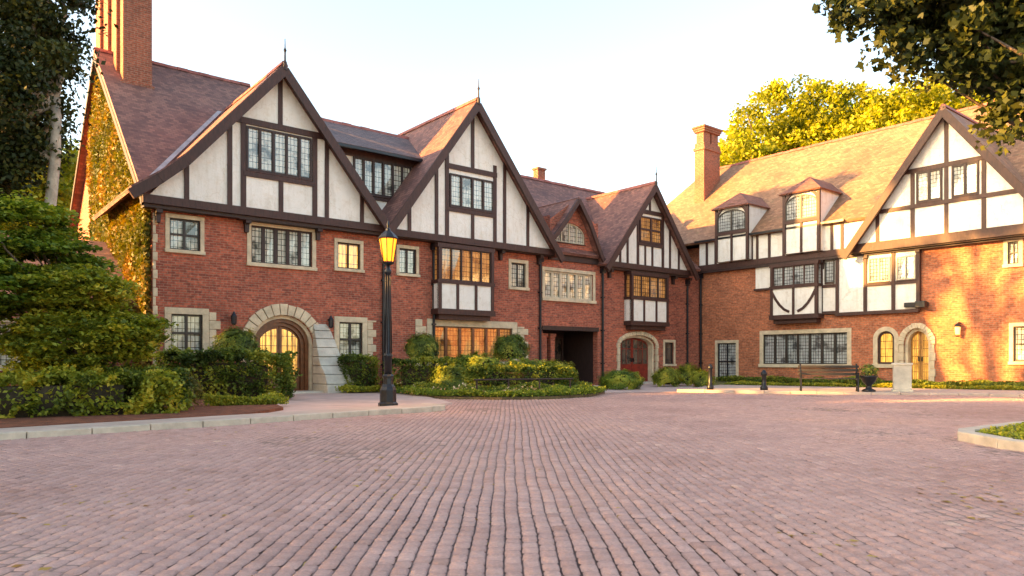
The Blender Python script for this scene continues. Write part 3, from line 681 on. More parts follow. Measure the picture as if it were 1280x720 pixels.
# sweeping stone buttress right of the door
m = MB(); bs = L.s(390); P = [(bs-.05, 0), (bs+1.35, 0), (bs+1.35, .42), (bs+1.05, .55), (bs+.85, 1.0), (bs+.62, 1.35), (bs+.5, 2.0), (bs+.38, 2.35), (bs-.05, 2.35)]
prof = [(-.02, 2.5), (-.12, 2.3), (-.35, 1.6), (-.55, 1.1), (-.95, .75), (-1.15, .45), (-1.2, 0)]
wd = [.5, .62, .78, .9, 1.0, 1.05, 1.1]
def bt_at(z):
    zs_ = [p[1] for p in prof][::-1]; return np.interp(z, zs_, [p[0] for p in prof][::-1]), np.interp(z, zs_, wd[::-1])
zl = [0, .36, .7, 1.0, 1.32, 1.64, 1.96, 2.25, 2.5]
m = MB()
for z0_, z1_ in zip(zl, zl[1:]):
    (ya, wa), (yb, wb) = bt_at(z0_+.005), bt_at(z1_-.005); j = random.uniform(-.02, .02); ya -= .05+j; yb -= .03+j
    V = []
    for y, w_, z in ((ya, wa, z0_+.006), (yb, wb, z1_-.006)): V += [(bs+.02, y, z), (bs+.02+w_+j, y, z), (bs+.02+w_+j, 0, z), (bs+.02, 0, z)]
    m.add(V, [(0,3,2,1), (4,5,6,7), (0,1,5,4), (1,2,6,5), (2,3,7,6), (3,0,4,7)])
m.build('buttress', 'stone_w', L.e, bev=.035)
for s in (dc-1.75, dc+1.68):
    m = MB(); m.box(s-.03, s+.03, -.2, 0, 2.62, 2.68); m.lathe([(.04, 0), (.09, .05), (.1, .3), (.05, .38), (.02, .45)], (s, -.2, 2.35), 8); m.build('wall_lantern', 'iron', L.e)
# downpipes
for px, z1 in ((478, 5.6), (541, 5.6), (674, 5.6), (752, 5.4), (858, 5.3)): downpipe(L, L.s(px), z1)
# chimneys
def chimney(B, a, b, c, d, z0, z1, mat='chim', flues=3, pots=True, plain_top=False):
    if plain_top:
        m = MB(); m.box(a, b, c, d, z0, z1-.1); m.box(a-.06, b+.06, c-.06, d+.06, z1-.1, z1); return m.build('chimney', mat, B.e)
    m = MB(); m.box(a, b, c, d, z0, z1-1.1); n = flues; w = (d-c)/n
    for i in range(n):
        m.box(a+.08, b-.08, c+w*i+.07, c+w*(i+1)-.07, z1-1.1, z1-.35)
    for k in range(3): e = .03+.05*k; m.box(a-e, b+e, c-e, d+e, z1-.45+.12*k, z1-.335+.12*k)
    m.box(a-.06, b+.06, c-.06, d+.06, z1-1.55, z1-1.38); m.box(a-.08, b+.08, c-.08, d+.08, z0+.9, z0+1.15)
    o = m.build('chimney', mat, B.e, bev=.01)
    for i in range(n if pots else 0):
        p = MB(); p.lathe([(.15, 0), (.13, .35), (.16, .4), (.11, .42)], ((a+b)/2, c+w*(i+.5), z1), 10); p.build('chimney_pot', 'ridge', o, True)
    f = MB(); f.box(a-.03, b+.03, c-.03, d+.03, z0, z0+.35) ; 
    return o
chimney(L, .3, 1.3, 5.7, 11.2, 10.5, 19.0)
for k in range(3):                                     # projecting ribs down the tall stack
    m = MB(); y = 6.5+1.6*k; m.box(.18, .31, y-.25, y+.25, 10.4, 17.6); m.build('chimney_rib', 'chim', L.e)
chimney(L, L.s(668, 5.6), L.s(677, 5.6), 5.3, 5.7, 10.2, 11.75, flues=1, pots=False, plain_top=True)
# low wing on the far left, mostly behind the shrubs
m = MB(); lw = (-5.9, -4.7, 1.0, 2.3); lw2 = (-3.9, -2.9, 1.0, 2.3); wall_panel(m, -9, 0, -.1, 3.2, [lw, lw2], 1.2, .25); m.quad((-9, 7, 0), (-9, 1.2, 0), (-9, 1.2, 3.2), (-9, 7, 3.2)); m.build('side_wing', 'brick', L.e)
window(L, *lw, 2, 1.2, stone=.14, rows=2, frame='frame_c'); window(L, *lw2, 2, 1.2, stone=.14, rows=2, frame='frame_c')
m = MB(); m.slab([(-9.3, .8, 3.1), (0, .8, 3.1), (0, 6.0, 5.6), (-9.3, 6.0, 5.6)], .12); m.build('side_wing_roof', 'tile', L.e)

# =================================================================== RIGHT BUILDING
Rb = Bld('timbered_hall', (10.41, 40.15), uL-math.pi/2, 'red brick hall with two small dormers and a timbered gable, on the right')
r_ = lambda *a, **k: rc(Rb, *a, **k)
TE = 27
w_door = (Rb.s(897), Rb.s(920), .15, Rb.z(908, 429)); w_long = r_(954, 1059, 417, 455); w_ar = (*r_(1097, 1118, 414, 455), .35)
dR = (Rb.s(1130), Rb.s(1163), .15, Rb.z(1147, 410), .7)
w_e1 = (*r_(1260, 1273, 302, 330),); w_e2 = (Rb.s(1267), Rb.s(1267)+1.1, Rb.z(1272, 452), Rb.z(1272, 408))
w_f1 = (17.6, 18.9, 1.0, 2.4); w_f2 = (20.5, 21.8, 1.0, 2.4); w_f3 = (17.6, 18.9, 4.0, 5.2); w_f4 = (21, 22.3, 4.0, 5.2)
m = MB(); wall_panel(m, .03, TE, -.1, 6.25, [w_door, w_long, w_ar, dR, w_e1, w_e2, w_f1, w_f2, w_f3, w_f4])
m.quad((TE, 0, -.1), (TE, 12, -.1), (TE, 12, 7.6), (TE, 0, 7.6)); m.add([(TE, 0, 7.5), (TE, 12, 7.5), (TE, 6, 13.1)], [(0, 1, 2)])
m.quad((-6.2, .4, 0), (.03, .4, 0), (.03, .4, 7.5), (-6.2, .4, 7.5)); m.quad((-6.2, 12, 0), (-6.2, .4, 0), (-6.2, .4, 7.5), (-6.2, 12, 7.5)); m.quad((TE, 12, 0), (-6.2, 12, 0), (-6.2, 12, 7.5), (TE, 12, 7.5))
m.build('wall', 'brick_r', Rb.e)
# jettied stucco storey band
ZB, ZE = 6.2, Rb.z(960, 292, -.2)
m = MB(); m.box(.1, TE, -.2, .02, ZB, ZE+.15); bandp = m.build('upper_wall', 'stucco', Rb.e)
rs = lambda px: Rb.s(px, -.2)
t = MB(); t.beam((0, ZB+.02), (TE, ZB+.02), .3, -.3, -.02); t.beam((0, ZE+.05), (TE, ZE+.05), .16, -.27, -.15)
for px in (884, 895, 914, 933, 940, 947, 962, 980, 1003, 1027, 1040, 1053): t.beam((rs(px), ZB), (rs(px), ZE), .12, -.255, -.15)
for s in np.arange(17.2, TE, 1.1): t.beam((s, ZB), (s, ZE), .13, -.255, -.15)
t.build('timber_frame', 'timber', bandp)
m = MB(); m.box(0.05, TE, -.28, -.01, ZB-.25, ZB-.135); m.build('soffit', 'timber_d', Rb.e)
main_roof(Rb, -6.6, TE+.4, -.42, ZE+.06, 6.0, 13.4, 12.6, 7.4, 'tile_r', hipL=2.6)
gutter(Rb, 0, 8.3, -.46, ZE+.06)
# big gable
gs = lambda px: Rb.s(px, -.45); gz = lambda px, py: Rb.z(px, py, -.45)
g0, ga = gs(1066), gs(1183); g1 = 2*ga-g0; zga = gz(1183, 138); zgb = 6.3
hA = gz(1183, 206); hB = gz(1183, 252)
gable(Rb, g0, g1, ga, zgb, zga, -.45, 6.0,
  [(gs(1097), None, None, .15), (gs(1141), None, hA, .16), (ga, None, None, .15), (gs(1230), None, hA, .16), (2*ga-gs(1097), None, None, .15)],
  [(hA, .18), (hB, .17), (zgb+.06, .2)], tile='tile_r', finial=False)
window(Rb, gs(1146), gs(1178), hB+.12, hA-.1, 2, -.47, 'glass_g', 'timber_d', 0, dp=-.01, mull=.1, fr=.08)
window(Rb, gs(1190), gs(1224), hB+.12, hA-.1, 2, -.47, 'glass_g', 'timber_d', 0, dp=-.01, mull=.1, fr=.08)
m = MB(); m.box(g0, g1, -.44, -.21, zgb-.28, zgb-.18); m.build('soffit', 'timber_d', Rb.e)
# dormers with round-headed lights
def dormer(px0, px1, pyt, pyw, pya, zbot):
    D = -.52; a, b = Rb.s(px0, D), Rb.s(px1, D); c = (a+b)/2; zt, zw, zap = Rb.z((px0+px1)/2, pyt, D), Rb.z((px0+px1)/2, pyw, D), Rb.z((px0+px1)/2, pya, D)
    m = MB(); m.box(a-.12, b+.12, D+.02, 3.5, zbot, zt+.1); d = m.build('dormer', 'stucco', Rb.e)
    t = MB(); 
    for s in (a-.06, b+.06): t.beam((s, zbot), (s, zt+.05), .14, D-.06, D+.05)
    t.beam((a-.1, zw-.08), (b+.1, zw-.08), .15, D-.07, D+.05); t.beam((c, zbot), (c, zw-.1), .1, D-.05, D+.04)
    t.arc(c, zt-.5, (b-a)/2-.01, (b-a)/2+.12, D-.065, D+.05, sq=.78)
    t.build('timber_frame', 'timber', d)
    window(Rb, a+.0, b-.0, zw, zt-.04, 2, D-.01, 'glass_g', 'frame_d', 0, arch=.46, dp=.0, fr=.06, mull=.09)
    r = MB(); e = .26; ze = zt+.1; h = zap+.12
    A, Bp, P, Q = (a-e, D-.22, ze), (b+e, D-.22, ze), (c, D+.75, h), (c, 4.2, h)
    r.slab([A, Bp, P], .08); r.slab([(a-e, D-.22, ze), P, Q, (a-e, 4.2, ze)], .08); r.slab([(b+e, 4.2, ze), Q, P, (b+e, D-.22, ze)], .08)
    r.build('roof', 'ridge_t' if False else 'tile_red', d); return d
M['tile_red'] = tile_mat('red_tile', ((.17, .065, .045), (.24, .09, .06), (.31, .13, .085)))
dormer(897, 933, 261, 289, 241, 6.4); dormer(982, 1022, 242, 274, 221, 6.4)
chimney(Rb, -3.9, -2.9, 3.6, 5.2, 11.0, Rb.z(862, 157, 3.6), flues=2) if False else None
cD = 3.0; ca, cb = Rb.s(868, cD), Rb.s(880, cD)
chimney(Rb, ca, cb, cD, cD+1.6, 9.2, Rb.z(870, 157, cD), flues=2, pots=False)
# first-floor jetty: stucco with timbers
jz0, jz1 = Rb.z(1064, 392, -.12), 5.95
j0, j1 = Rb.s(1046, -.12), Rb.s(1148, -.12)
m = MB(); m.box(j0, j1, -.12, -.004, jz0, jz1); J = m.build('upper_panel', 'stucco', Rb.e)
js = lambda px: Rb.s(px, -.12); jm = Rb.z(1115, 354, -.12)
t = MB(); t.beam((j0-.05, jz0), (j1+.02, jz0), .15, -.2, -.01); t.beam((js(1083), jm), (j1, jm), .15, -.17, -.05)
for px in (1047, 1082, 1117, 1148): t.beam((js(px), jz0), (js(px), jz1), .15, -.18, -.05)
t.build('timber_frame', 'timber', J)
window(Rb, js(1086), js(1113), jm+.1, Rb.z(1100, 322, -.12), 2, -.14, 'glass_g', 'frame_c', 0, dp=-.01, mull=.06)
window(Rb, js(1121), js(1145), jm+.1, Rb.z(1133, 320, -.12), 2, -.14, 'glass_g', 'frame_c', 0, dp=-.01, mull=.06)
m = MB(); m.box(js(944), js(962), -.08, -.003, Rb.z(952, 361), 5.95); s3p = m.build('upper_panel', 'stucco', Rb.e); t = MB(); t.beam((js(942), Rb.z(952, 362)), (js(962), Rb.z(952, 362)), .1, -.12, -.01); t.build('timber_frame', 'timber', s3p)
m = MB(); m.box(js(1028), j0-.05, -.08, -.003, Rb.z(1036, 390), 5.95); s2p = m.build('upper_panel', 'stucco', Rb.e)
t = MB(); t.beam((js(1028), Rb.z(1036, 358)), (js(1046), Rb.z(1036, 358)), .14, -.14, -.01); t.beam((js(1028), Rb.z(1036, 391)), (js(1046), Rb.z(1036, 391)), .14, -.14, -.01); t.build('timber_frame', 'timber', s2p)
window(Rb, js(1031), js(1043), Rb.z(1036, 354), Rb.z(1036, 326), 1, -.1, 'glass_g', 'frame_d', 0, dp=-.01)
oriel(Rb, Rb.s(963, -.5), Rb.s(1022, -.5), 5.95, Rb.z(993, 358, -.5), Rb.z(993, 393, -.5), 4, 'glass_g', out=.5, panels=2, curved=True, frame='timber')
window(Rb, *w_door, 2, stone=.16, frame='iron', mull=.07, glass='glass_g', rows=2, name='garden_door')
window(Rb, *w_long, 7, stone=.2, frame='frame_d', mull=.11, glass='glass_g')
window(Rb, *w_ar[:4], 1, stone=.2, arch=.35, glass='glass_y', frame='timber_d', fr=.09)
tag(arch_door(Rb, dR, .22, 'door_g', 'glass_y', 1, lower=.12), 'arched door with bright amber glazing in a cream stone surround')
for w_ in (w_e1, w_e2, w_f1, w_f2, w_f3, w_f4): window(Rb, *w_, 2, stone=.15, glass='glass_k' if w_ in (w_f3,) else 'glass', rows=2)
downpipe(Rb, .12, 5.7, -.1)
brackets(Rb, [js(1028), js(1083), js(1148)], 5.95, -.26, -.01)
m = MB(); ws, wz = Rb.s(1200), Rb.z(1200, 413)
m.box(ws-.03, ws+.03, -.3, 0, wz+.28, wz+.34); m.lathe([(.15, 0), (.13, .06), (.03, .16)], (ws, -.25, wz+.15), 8); m.lathe([(.06, -.05), (.11, 0)], (ws, -.25, wz-.22), 8); wl = m.build('wall_lantern', 'iron', Rb.e)
g = MB(); g.lathe([(.09, 0), (.11, .3)], (ws, -.25, wz-.17), 8); g.build('lantern_glass', 'wlamp', wl)
m = MB(); ws, wz = Rb.s(1147), Rb.z(1147, 381); m.box(ws-.45, ws+.45, -.3, -.005, wz-.1, wz+.1); m.box(ws+.1, ws+.5, -.55, -.3, wz-.16, wz+.12); m.build('canopy_light', 'iron', Rb.e, bev=.02)

# =================================================================== GROUND
def sheet(name, poly, z, mat, kind='structure', thick=None, label=None):
    m = MB(); m.plan(poly[::-1] if sum((poly[i][0]-poly[i-1][0])*(poly[i][1]+poly[i-1][1]) for i in range(len(poly))) > 0 else poly, z-(thick or .02), z)
    o = m.build(name, mat); o['kind'] = kind
    if label: o['label'] = label
    return o
m = MB(); m.quad((-900, -900, -.03), (900, -900, -.03), (900, 900, -.03), (-900, 900, -.03)); m.build('ground', 'land')['kind'] = 'structure'
sheet('plaza', [(-40, -30), (60, -30), (60, 60), (-40, 60)], 0, 'sett', thick=.01)
def setts(x0, x1, y0, y1, rw=.107, ln=.15):
    """pillowed paving setts, straight courses away from the viewer, one mesh"""
    g = np.random.default_rng(3); cx, cy = [], []; nr = int((x1-x0)/rw)
    for i in range(nr):
        ys = np.arange(y0+(i % 2)*ln*.5+g.uniform(-.02, .02), y1, ln); cx.append(np.full(len(ys), x0+i*rw)); cy.append(ys)
    cx = np.concatenate(cx); cy = np.concatenate(cy); n = len(cx)
    gu = np.array([0, .12, .88, 1.0]); U_, V_ = np.meshgrid(gu, gu, indexing='ij'); U_ = U_.ravel(); V_ = V_.ravel()
    edge = np.minimum(np.minimum(U_, 1-U_), np.minimum(V_, 1-V_)); hz = np.where(edge < .01, -.011, np.where(edge < .13, .002, .003))
    gapx, gapy = .009, .006; w = rw-gapx; l = ln-gapy
    jl = g.uniform(-.008, .008, (n, 1)); jw = g.uniform(-.003, .003, (n, 1)); ro = g.normal(0, .03, (n, 1))
    lx = (U_[None]-.5)*(w+jw); ly = (V_[None]-.5)*(l+jl)
    corner = ((U_ < .01)|(U_ > .99))&((V_ < .01)|(V_ > .99)); lx = lx*np.where(corner, .9, 1); ly = ly*np.where(corner, .94, 1)
    X = cx[:, None]+w/2+lx-ro*ly; Y = cy[:, None]+l/2+ly+ro*lx
    Z = .008+hz[None]+g.normal(0, .0022, (n, 1))+lx*g.normal(0, .03, (n, 1))+ly*g.normal(0, .025, (n, 1))
    X2 = X+.02*np.sin(Y*.55+X*.21)+.008*np.sin(Y*1.3+1.7)*np.sin(X*.5)+.005*np.sin(Y*4.1+X*2); Y2 = Y+.05*np.sin(X*.6+.8)+.02*np.sin(X*1.9+Y*.4)
    Z = Z+.012*np.sin(X*.7+Y*.3)*np.sin(Y*.45)+.004*np.sin(X*2.3)*np.sin(Y*1.9)
    co = np.stack([X2, Y2, Z+.008], 2).reshape(-1, 3)
    q = np.array([(i*4+j, (i+1)*4+j, (i+1)*4+j+1, i*4+j+1) for i in range(3) for j in range(3)]); fi = (q[None]+16*np.arange(n)[:, None, None]).reshape(-1)
    me = bpy.data.meshes.new('setts'); me.vertices.add(len(co)); me.vertices.foreach_set('co', co.reshape(-1).astype('f'))
    me.loops.add(len(fi)); me.loops.foreach_set('vertex_index', fi.astype('i')); me.polygons.add(len(fi)//4); me.polygons.foreach_set('loop_start', np.arange(0, len(fi), 4, dtype='i'))
    me.update(calc_edges=True); me.polygons.foreach_set('use_smooth', np.ones(len(fi)//4, dtype=bool))
    at = me.attributes.new('tint', 'FLOAT', 'POINT'); at.data.foreach_set('value', np.repeat(np.clip(g.normal(.52, .13, n), 0, 1), 16).astype('f'))
    me.materials.append(M['sett_geo']); o = bpy.data.objects.new('plaza_setts', me); COL.objects.link(o); o['kind'] = 'structure'
setts(-13, 15.5, 2.4, 25.5)
m = MB(); m.quad((-13, 2.4, .0035), (15.5, 2.4, .0035), (15.5, 25.5, .0035), (-13, 25.5, .0035)); m.build('plaza_joints', 'joint')['kind'] = 'structure'
kd = Vector((.679, .734, 0)); kn = Vector((-.734, .679, 0)); K1 = Vector((-1.15, 17.4, 0))
def kp(k, off): p = K1-kd*k+kn*off; return (p.x, p.y)
KL = 24
sheet('pavement', [kp(KL, .16), kp(1.0, .16), kp(.45, .35), kp(.3, .8), kp(.35, 1.15), kp(KL, 1.15)], .115, 'walk', thick=.1)
sheet('garden_ground', [kp(KL, 1.15), kp(5.0, 1.15), (-5.2, 16.5), (-6.9, 20.2), (-8.6, 24.6), (-11.3, 22.45), (-24, 12), (-30, 3)], .125, 'mulch', thick=.12)
sheet('path', [kp(5.0, 1.15), kp(.35, 1.15), (-1.6, 19.4), (-2.6, 22.5), (-4.5, 26.5), (-5.7, 27.0), (-8.6, 24.6), (-6.9, 20.2), (-5.2, 16.5)], .06, 'path', thick=.06)
bedB = [(-4.5, 26.4), (-3.2, 23.3), (-2.0, 21.9), (-.3, 21.5), (1.2, 22.0), (2.5, 23.4), (3.3, 25.8), (3.6, 33.6), (-5.6, 27.0)]
sheet('planting_bed', bedB, .09, 'soil', thick=.09)
sheet('forecourt', [(3.6, 33.7), (3.4, 26.5), (6.3, 27.2), (8.8, 31.5), (10.3, 40), (8, 38.3)], .012, 'path', thick=.008)
rw = [(6.3, 27.2), (9, 25.9), (16.4, 23.5), (30, 17.0)]; rwb = [(34, 18.5), (17.6, 26.6), (13.5, 29.6), (9.3, 32.3)]
sheet('pavement', rw+rwb, .1, 'walk', thick=.1)
sheet('verge', [(8.8, 31.6), (9.3, 32.35), (13.5, 29.65), (17.6, 26.65), (34, 18.6), (34, 9), (27.4, 19.3), (10.4, 40.1)], .095, 'grass', thick=.09)
# kerbs: blocks with joints, one run = one thing
def kerb(pts, label, w=.16, h=.13, mat='kerb', step=.9):
    m = MB(); P = [Vector((x, y, 0)) for x, y in pts]; first = P[0].copy()
    for a, b in zip(P, P[1:]):
        d = (b-a); Ln = d.length; d.normalize(); nn = Vector((-d.y, d.x, 0)); k = max(1, round(Ln/step))
        for i in range(k):
            q0 = a+d*(Ln*i/k+.008); q1 = a+d*(Ln*(i+1)/k-.008); j = random.uniform(-.006, .006)
            vs = [q0, q1, q1+nn*w, q0+nn*w]; vs = [v-first for v in vs]
            m.add([(v.x, v.y, -.02) for v in vs]+[(v.x, v.y, h+j) for v in vs], [(0,3,2,1), (4,5,6,7), (0,1,5,4), (1,2,6,5), (2,3,7,6), (3,0,4,7)])
    o = m.build('kerb', mat, bev=.014, loc=first); tag(o, label, 'kerb'); o['kind'] = 'structure'; return o
kerb([kp(KL, 0), kp(1.0, 0), kp(.5, .12), kp(.2, .45), kp(.15, .8), kp(.2, 1.2)], 'pale granite kerb along the left pavement below the street lamp')
kerb([(6.15, 27.1), (8.95, 25.74), (16.35, 23.34), (30, 16.85)], 'pale kerb along the pavement in front of the hall', h=.105, mat='walk')
isl = [(14.5, 4.2), (9.2, 6.0), (7.0, 8.3), (6.55, 9.8), (6.6, 10.75), (6.95, 11.3), (8.6, 12.5), (11.5, 13.6), (16, 14)]
kerb(isl[::-1], 'curved granite kerb round the grass island at the right edge', w=.22, h=.14)
sheet('grass_island', [(x+.12, y) for x, y in isl], .11, 'grass', thick=.1)
#kerb([(x, y) for x, y in bedB[1:7]], 'low brick-coloured edging along the front of the planting bed', w=.12, h=.12, step=.3, mat='walk')

# =================================================================== STREET LAMP
def lathe_obj(name, prof, mat, par, n=20, smooth=True, c=(0, 0, 0)):
    m = MB(); m.lathe(prof, c, n); return m.build(name, mat, par, smooth)
lp = empty('street_lamp', (-2.99, 17.5, .06)); tag(lp, 'tall black cast-iron lamp post with a glowing amber lantern beside the door path', 'street lamp')
lathe_obj('base', [(.24, 0), (.24, .1), (.2, .13), (.2, .42), (.17, .5), (.13, .56), (.12, .7), (.14, .72), (.14, .76), (.1, .8)], 'iron', lp, 8, False)
m = MB()
pr = [(.095, .78), (.09, 1.2), (.105, 1.22), (.105, 1.26), (.085, 1.3), (.06, 3.2), (.085, 3.24), (.085, 3.3), (.05, 3.34), (.05, 3.46)]
m.lathe(pr, (0, 0, 0), 16); 
for k in range(8):
    a = 2*math.pi*k/8; m.tube([(.092*math.cos(a), .092*math.sin(a), 1.3), (.062*math.cos(a), .062*math.sin(a), 3.18)], [.012, .008], 5)
m.build('post', 'iron', lp, True)
m = MB(); m.lathe([(.05, 3.42), (.14, 3.46), (.15, 3.5), (.12, 3.52)], (0, 0, 0), 8); m.lathe([(.24, 4.05), (.25, 4.08), (.16, 4.18), (.07, 4.26), (.06, 4.3), (.03, 4.33), (.035, 4.4), (.008, 4.5)], (0, 0, 0), 8)
for k in range(8):
    a = 2*math.pi*k/8; m.tube([(.135*math.cos(a), .135*math.sin(a), 3.5), (.225*math.cos(a), .225*math.sin(a), 4.06)], [.012, .012], 5)
ln = m.build('lantern', 'iron', lp); lathe_obj('lantern_glass', [(.12, 3.5), (.21, 4.05)], 'lamp', ln, 8, False)
pl = bpy.data.lights.new('lamp_light', 'POINT'); pl.energy = 160; pl.color = (1, .55, .18); pl.shadow_soft_size = .3
po = bpy.data.objects.new('lamp_light', pl); COL.objects.link(po); po.location = (0, 0, 3.9); po.parent = lp

# =================================================================== STREET FURNITURE, right
m = MB(); b = empty('bollard', (7.35, 26.9, .1)); tag(b, 'dark slim bollard with a rounded top at the left end of the pavement', 'bollard')
lathe_obj('post', [(.13, 0), (.13, .12), (.08, .2), (.07, .75), (.1, .8), (.1, .84), (.06, .92), (.0, .96)], 'iron', b, 12)
at_ = lambda px, Y, z=.1: ((px-640)/F*Y, Y, z)
b2 = empty('bollard', at_(955, 26.6)); tag(b2, 'short dark bollard on the pavement between the garden door and the bench', 'bollard')
lathe_obj('post', [(.14, 0), (.14, .1), (.09, .16), (.08, .5), (.12, .56), (.12, .62), (.05, .72), (.0, .74)], 'iron', b2, 12)
bn = empty('bench', at_(1036, 25.6, .1), R(-19)); tag(bn, 'dark slatted garden bench with iron ends on the pavement in front of the long window', 'bench')
for k in range(4): m = MB(); m.box(-1.0, 1.0, -.24+.11*k, -.15+.11*k, .43, .46); m.build('seat_slat', 'frame_d', bn, bev=.008)
for k in range(3): m = MB(); m.box(-1.0, 1.0, .24+.02*k, .265+.02*k, .56+.13*k, .65+.13*k); m.build('back_slat', 'frame_d', bn, bev=.008)
for s in (-.92, .92):
    m = MB(); m.tube([(s, -.22, 0), (s, -.2, .42), (s, -.24, .64), (s, .22, .66)], [.032]*4, 6); m.tube([(s, .3, 0), (s, .2, .42), (s, .32, .96)], [.032]*3, 6); m.tube([(s, -.2, .42), (s, .2, .42)], [.03]*2, 6); m.tube([(s, -.21, .18), (s, .26, .18)], [.02]*2, 6); m.build('iron_end', 'iron', bn)
cx_ = 13.55; m = MB()
kb = empty('stone_pedestal', (13.6, 25.3, .1), R(-25)); tag(kb, 'pale grey stone pedestal standing left of the amber arched door', 'pedestal')
m.box(-.28, .28, -.25, .25, .08, .92); m.build('shaft', 'stone_w', kb, bev=.02); m = MB(); m.box(-.33, .33, -.3, .3, 0, .08); m.build('plinth', 'stone_w', kb, bev=.015); m = MB(); m.box(-.32, .32, -.29, .29, .92, 1.0); m.build('cap', 'stone_w', kb, bev=.02)
# planter urn next to the bench
ur = empty('planter', at_(1086, 25.2)); tag(ur, 'dark iron urn planter with a bushy plant at the right end of the bench', 'planter')
lathe_obj('urn', [(.22, 0), (.22, .06), (.1, .12), (.09, .22), (.2, .34), (.27, .5), (.3, .55), (.26, .56)], 'iron', ur, 16)
g_ = np.random.default_rng(5); P = dirs(g_, 500)*np.array((.36, .36, .26))*(g_.random((500, 1))**.4); P[:, 2] += .72; leaf_mesh('plant', P, .08, 'lf_hedge', ur, seed=5)
# =================================================================== PLANTS
U = Vector((L.u[0], L.u[1], 0)); Wn = Vector((-L.w[0], -L.w[1], 0))          # along / outwards of the left wall
def onL(s, out, z=.1): p = Vector((L.O[0], L.O[1], z))+U*s+Wn*out; return (p.x, p.y, z)
def at(px, Y, z=.1): return ((px-640)/F*Y, Y, z)
# trimmed balls
for i, (px, Y, r, lab) in enumerate(((296, 22.4, .56, 'clipped dark round bush rising behind the hedge left of the arched oak door'), (528, 26.2, .52, 'clipped dark round bush at the left end of the amber bay window'), (638, 28.4, .60, 'clipped dark round bush at the right end of the amber bay window'))):
    b = shrub('topiary', lab, at(px, Y), 'ball', (r*1.12, r*1.06, r*.95), 6200, .075, 'lf_hedge', seed=20+i, group='clipped round bushes along the house', lump=.1, zc=1.5)
    t = MB(); t.tube([(0, 0, -.05), (.03, .02, 1.5)], [.06, .05], 7); t.build('stem', 'twig', b, True)
# hedges
shrub('hedge', 'long dark clipped hedge left of the arched oak door', at(285, 20.6, .12), 'box', (1.72, .5, .62), 16000, .095, 'lf_hedge', rz=R(16), seed=31, lump=.24, cat='hedge')
shrub('hedge', 'small dark clipped hedge under the window right of the stone buttress', at(447, 26.0, .06), 'box', (.62, .42, .62), 6500, .075, 'lf_hedge', rz=uL, seed=32, lump=.08, cat='hedge')
shrub('hedge', 'dark hedge behind the lamp post in front of the round bush', at(532, 25.3), 'box', (1.35, .45, .55), 9500, .08, 'lf_hedge', rz=R(12), seed=33, lump=.12, cat='hedge')
shrub('hedge', 'low dark hedge running behind the bed rail', at(648, 25.6), 'box', (2.0, .5, .42), 11000, .08, 'lf_hedge', rz=R(14), seed=34, lump=.12, cat='hedge')
azl = [(594, 25.9, 1.15, .95, .66, 'domed bright green bush in the middle of the planting bed', 'lf_green'), (655, 27.2, 1.25, .8, .54, 'wide bright green bush right of the domed bush in the bed', 'lf_green'),
       (694, 27.2, .8, .7, .5, 'bright green bush at the right end of the planting bed', 'lf_lime'), (563, 25.1, .7, .6, .45, 'small mid green bush left of the domed bush', 'lf_hedge')]
for i, (px, Y, a, b, c, lab, mt) in enumerate(azl): shrub('azalea_bush', lab, at(px, Y), 'ball', (a, b, c), 9000, .08, mt, seed=40+i, group='bushes in the planting bed', lump=.2, zc=c*.95)
shrub('azalea_bush', 'rounded green bush in front of the red arched door', at(776, 29.5, .02), 'ball', (.88, .7, .42), 7000, .08, 'lf_green', seed=51, lump=.14, zc=.3)
for i, (px, Y, a, c, lab) in enumerate(((833, 32.5, .6, .42, 'leafy olive shrub right of the red arched door'), (860, 33.4, .62, .5, 'leafy olive shrub at the inner corner of the two buildings'), (878, 31.8, .4, .34, 'small olive shrub beside the corner downpipe'))):
    shrub('corner_shrub', lab, at(px, Y, .02), 'ball', (a, a*.9, c), 5000, .08, 'lf_lime', seed=60+i, group='olive shrubs by the corner', lump=.18, zc=c*.8)
# low front planting of bed B
def polyline_cover(name, label, pts, width, hgt, n, size, mat, seed, z=.1, tint=None):
    g = np.random.default_rng(seed); P = np.array(pts); seg = np.linalg.norm(np.diff(P, axis=0), axis=1); cs = np.concatenate([[0], np.cumsum(seg)])
    t = g.random(n)*cs[-1]; x = np.interp(t, cs, P[:, 0]); y = np.interp(t, cs, P[:, 1]); off = g.uniform(-1, 1, (n, 2))*width
    hm = np.array([.5+.7*mnoise.noise(Vector((a*1.1, b*1.1, seed))) for a, b in zip(x+off[:, 0], y+off[:, 1])]); hh = np.clip(hm, .12, 1.2)*hgt
    C = np.stack([x+off[:, 0], y+off[:, 1], z+hh*g.random(n)**.6], 1); T = hm*.7+g.normal(0, .22, n)+.15
    o = leaf_mesh(name, C, size, mat, None, seed=seed, tint=T); tag(o, label, 'plants', kind='stuff'); return o
polyline_cover('ground_cover', 'low olive ground cover along the front edge of the planting bed', [(-4.1, 25.9), (-3.0, 23.6), (-1.9, 22.3), (-.3, 21.95), (1.0, 22.4), (2.3, 23.7), (2.9, 25.6)], .4, .34, 20000, .07, 'lf_green', 71)
polyline_cover('ground_cover', 'mixed low plants filling the middle of the planting bed', [(-3.6, 25.7), (-1.9, 23.6), (0, 23.2), (1.6, 24.0), (2.4, 26)], .55, .42, 14000, .08, 'lf_hedge', 72)
polyline_cover('ground_cover', 'yellow green plants at the foot of the stone buttress', [onL(5.8, 1.6)[:2], onL(7.0, 1.6)[:2], onL(8.0, 1.3)[:2]], .35, .35, 5000, .08, 'lf_lime', 73)
polyline_cover('ground_cover', 'low green planting along the foot of the hall wall', [(10.9, 37.9), (14, 34), (18.0, 28.9), (22, 24), (27, 18)], .5, .42, 34000, .09, 'lf_hedge', 74)
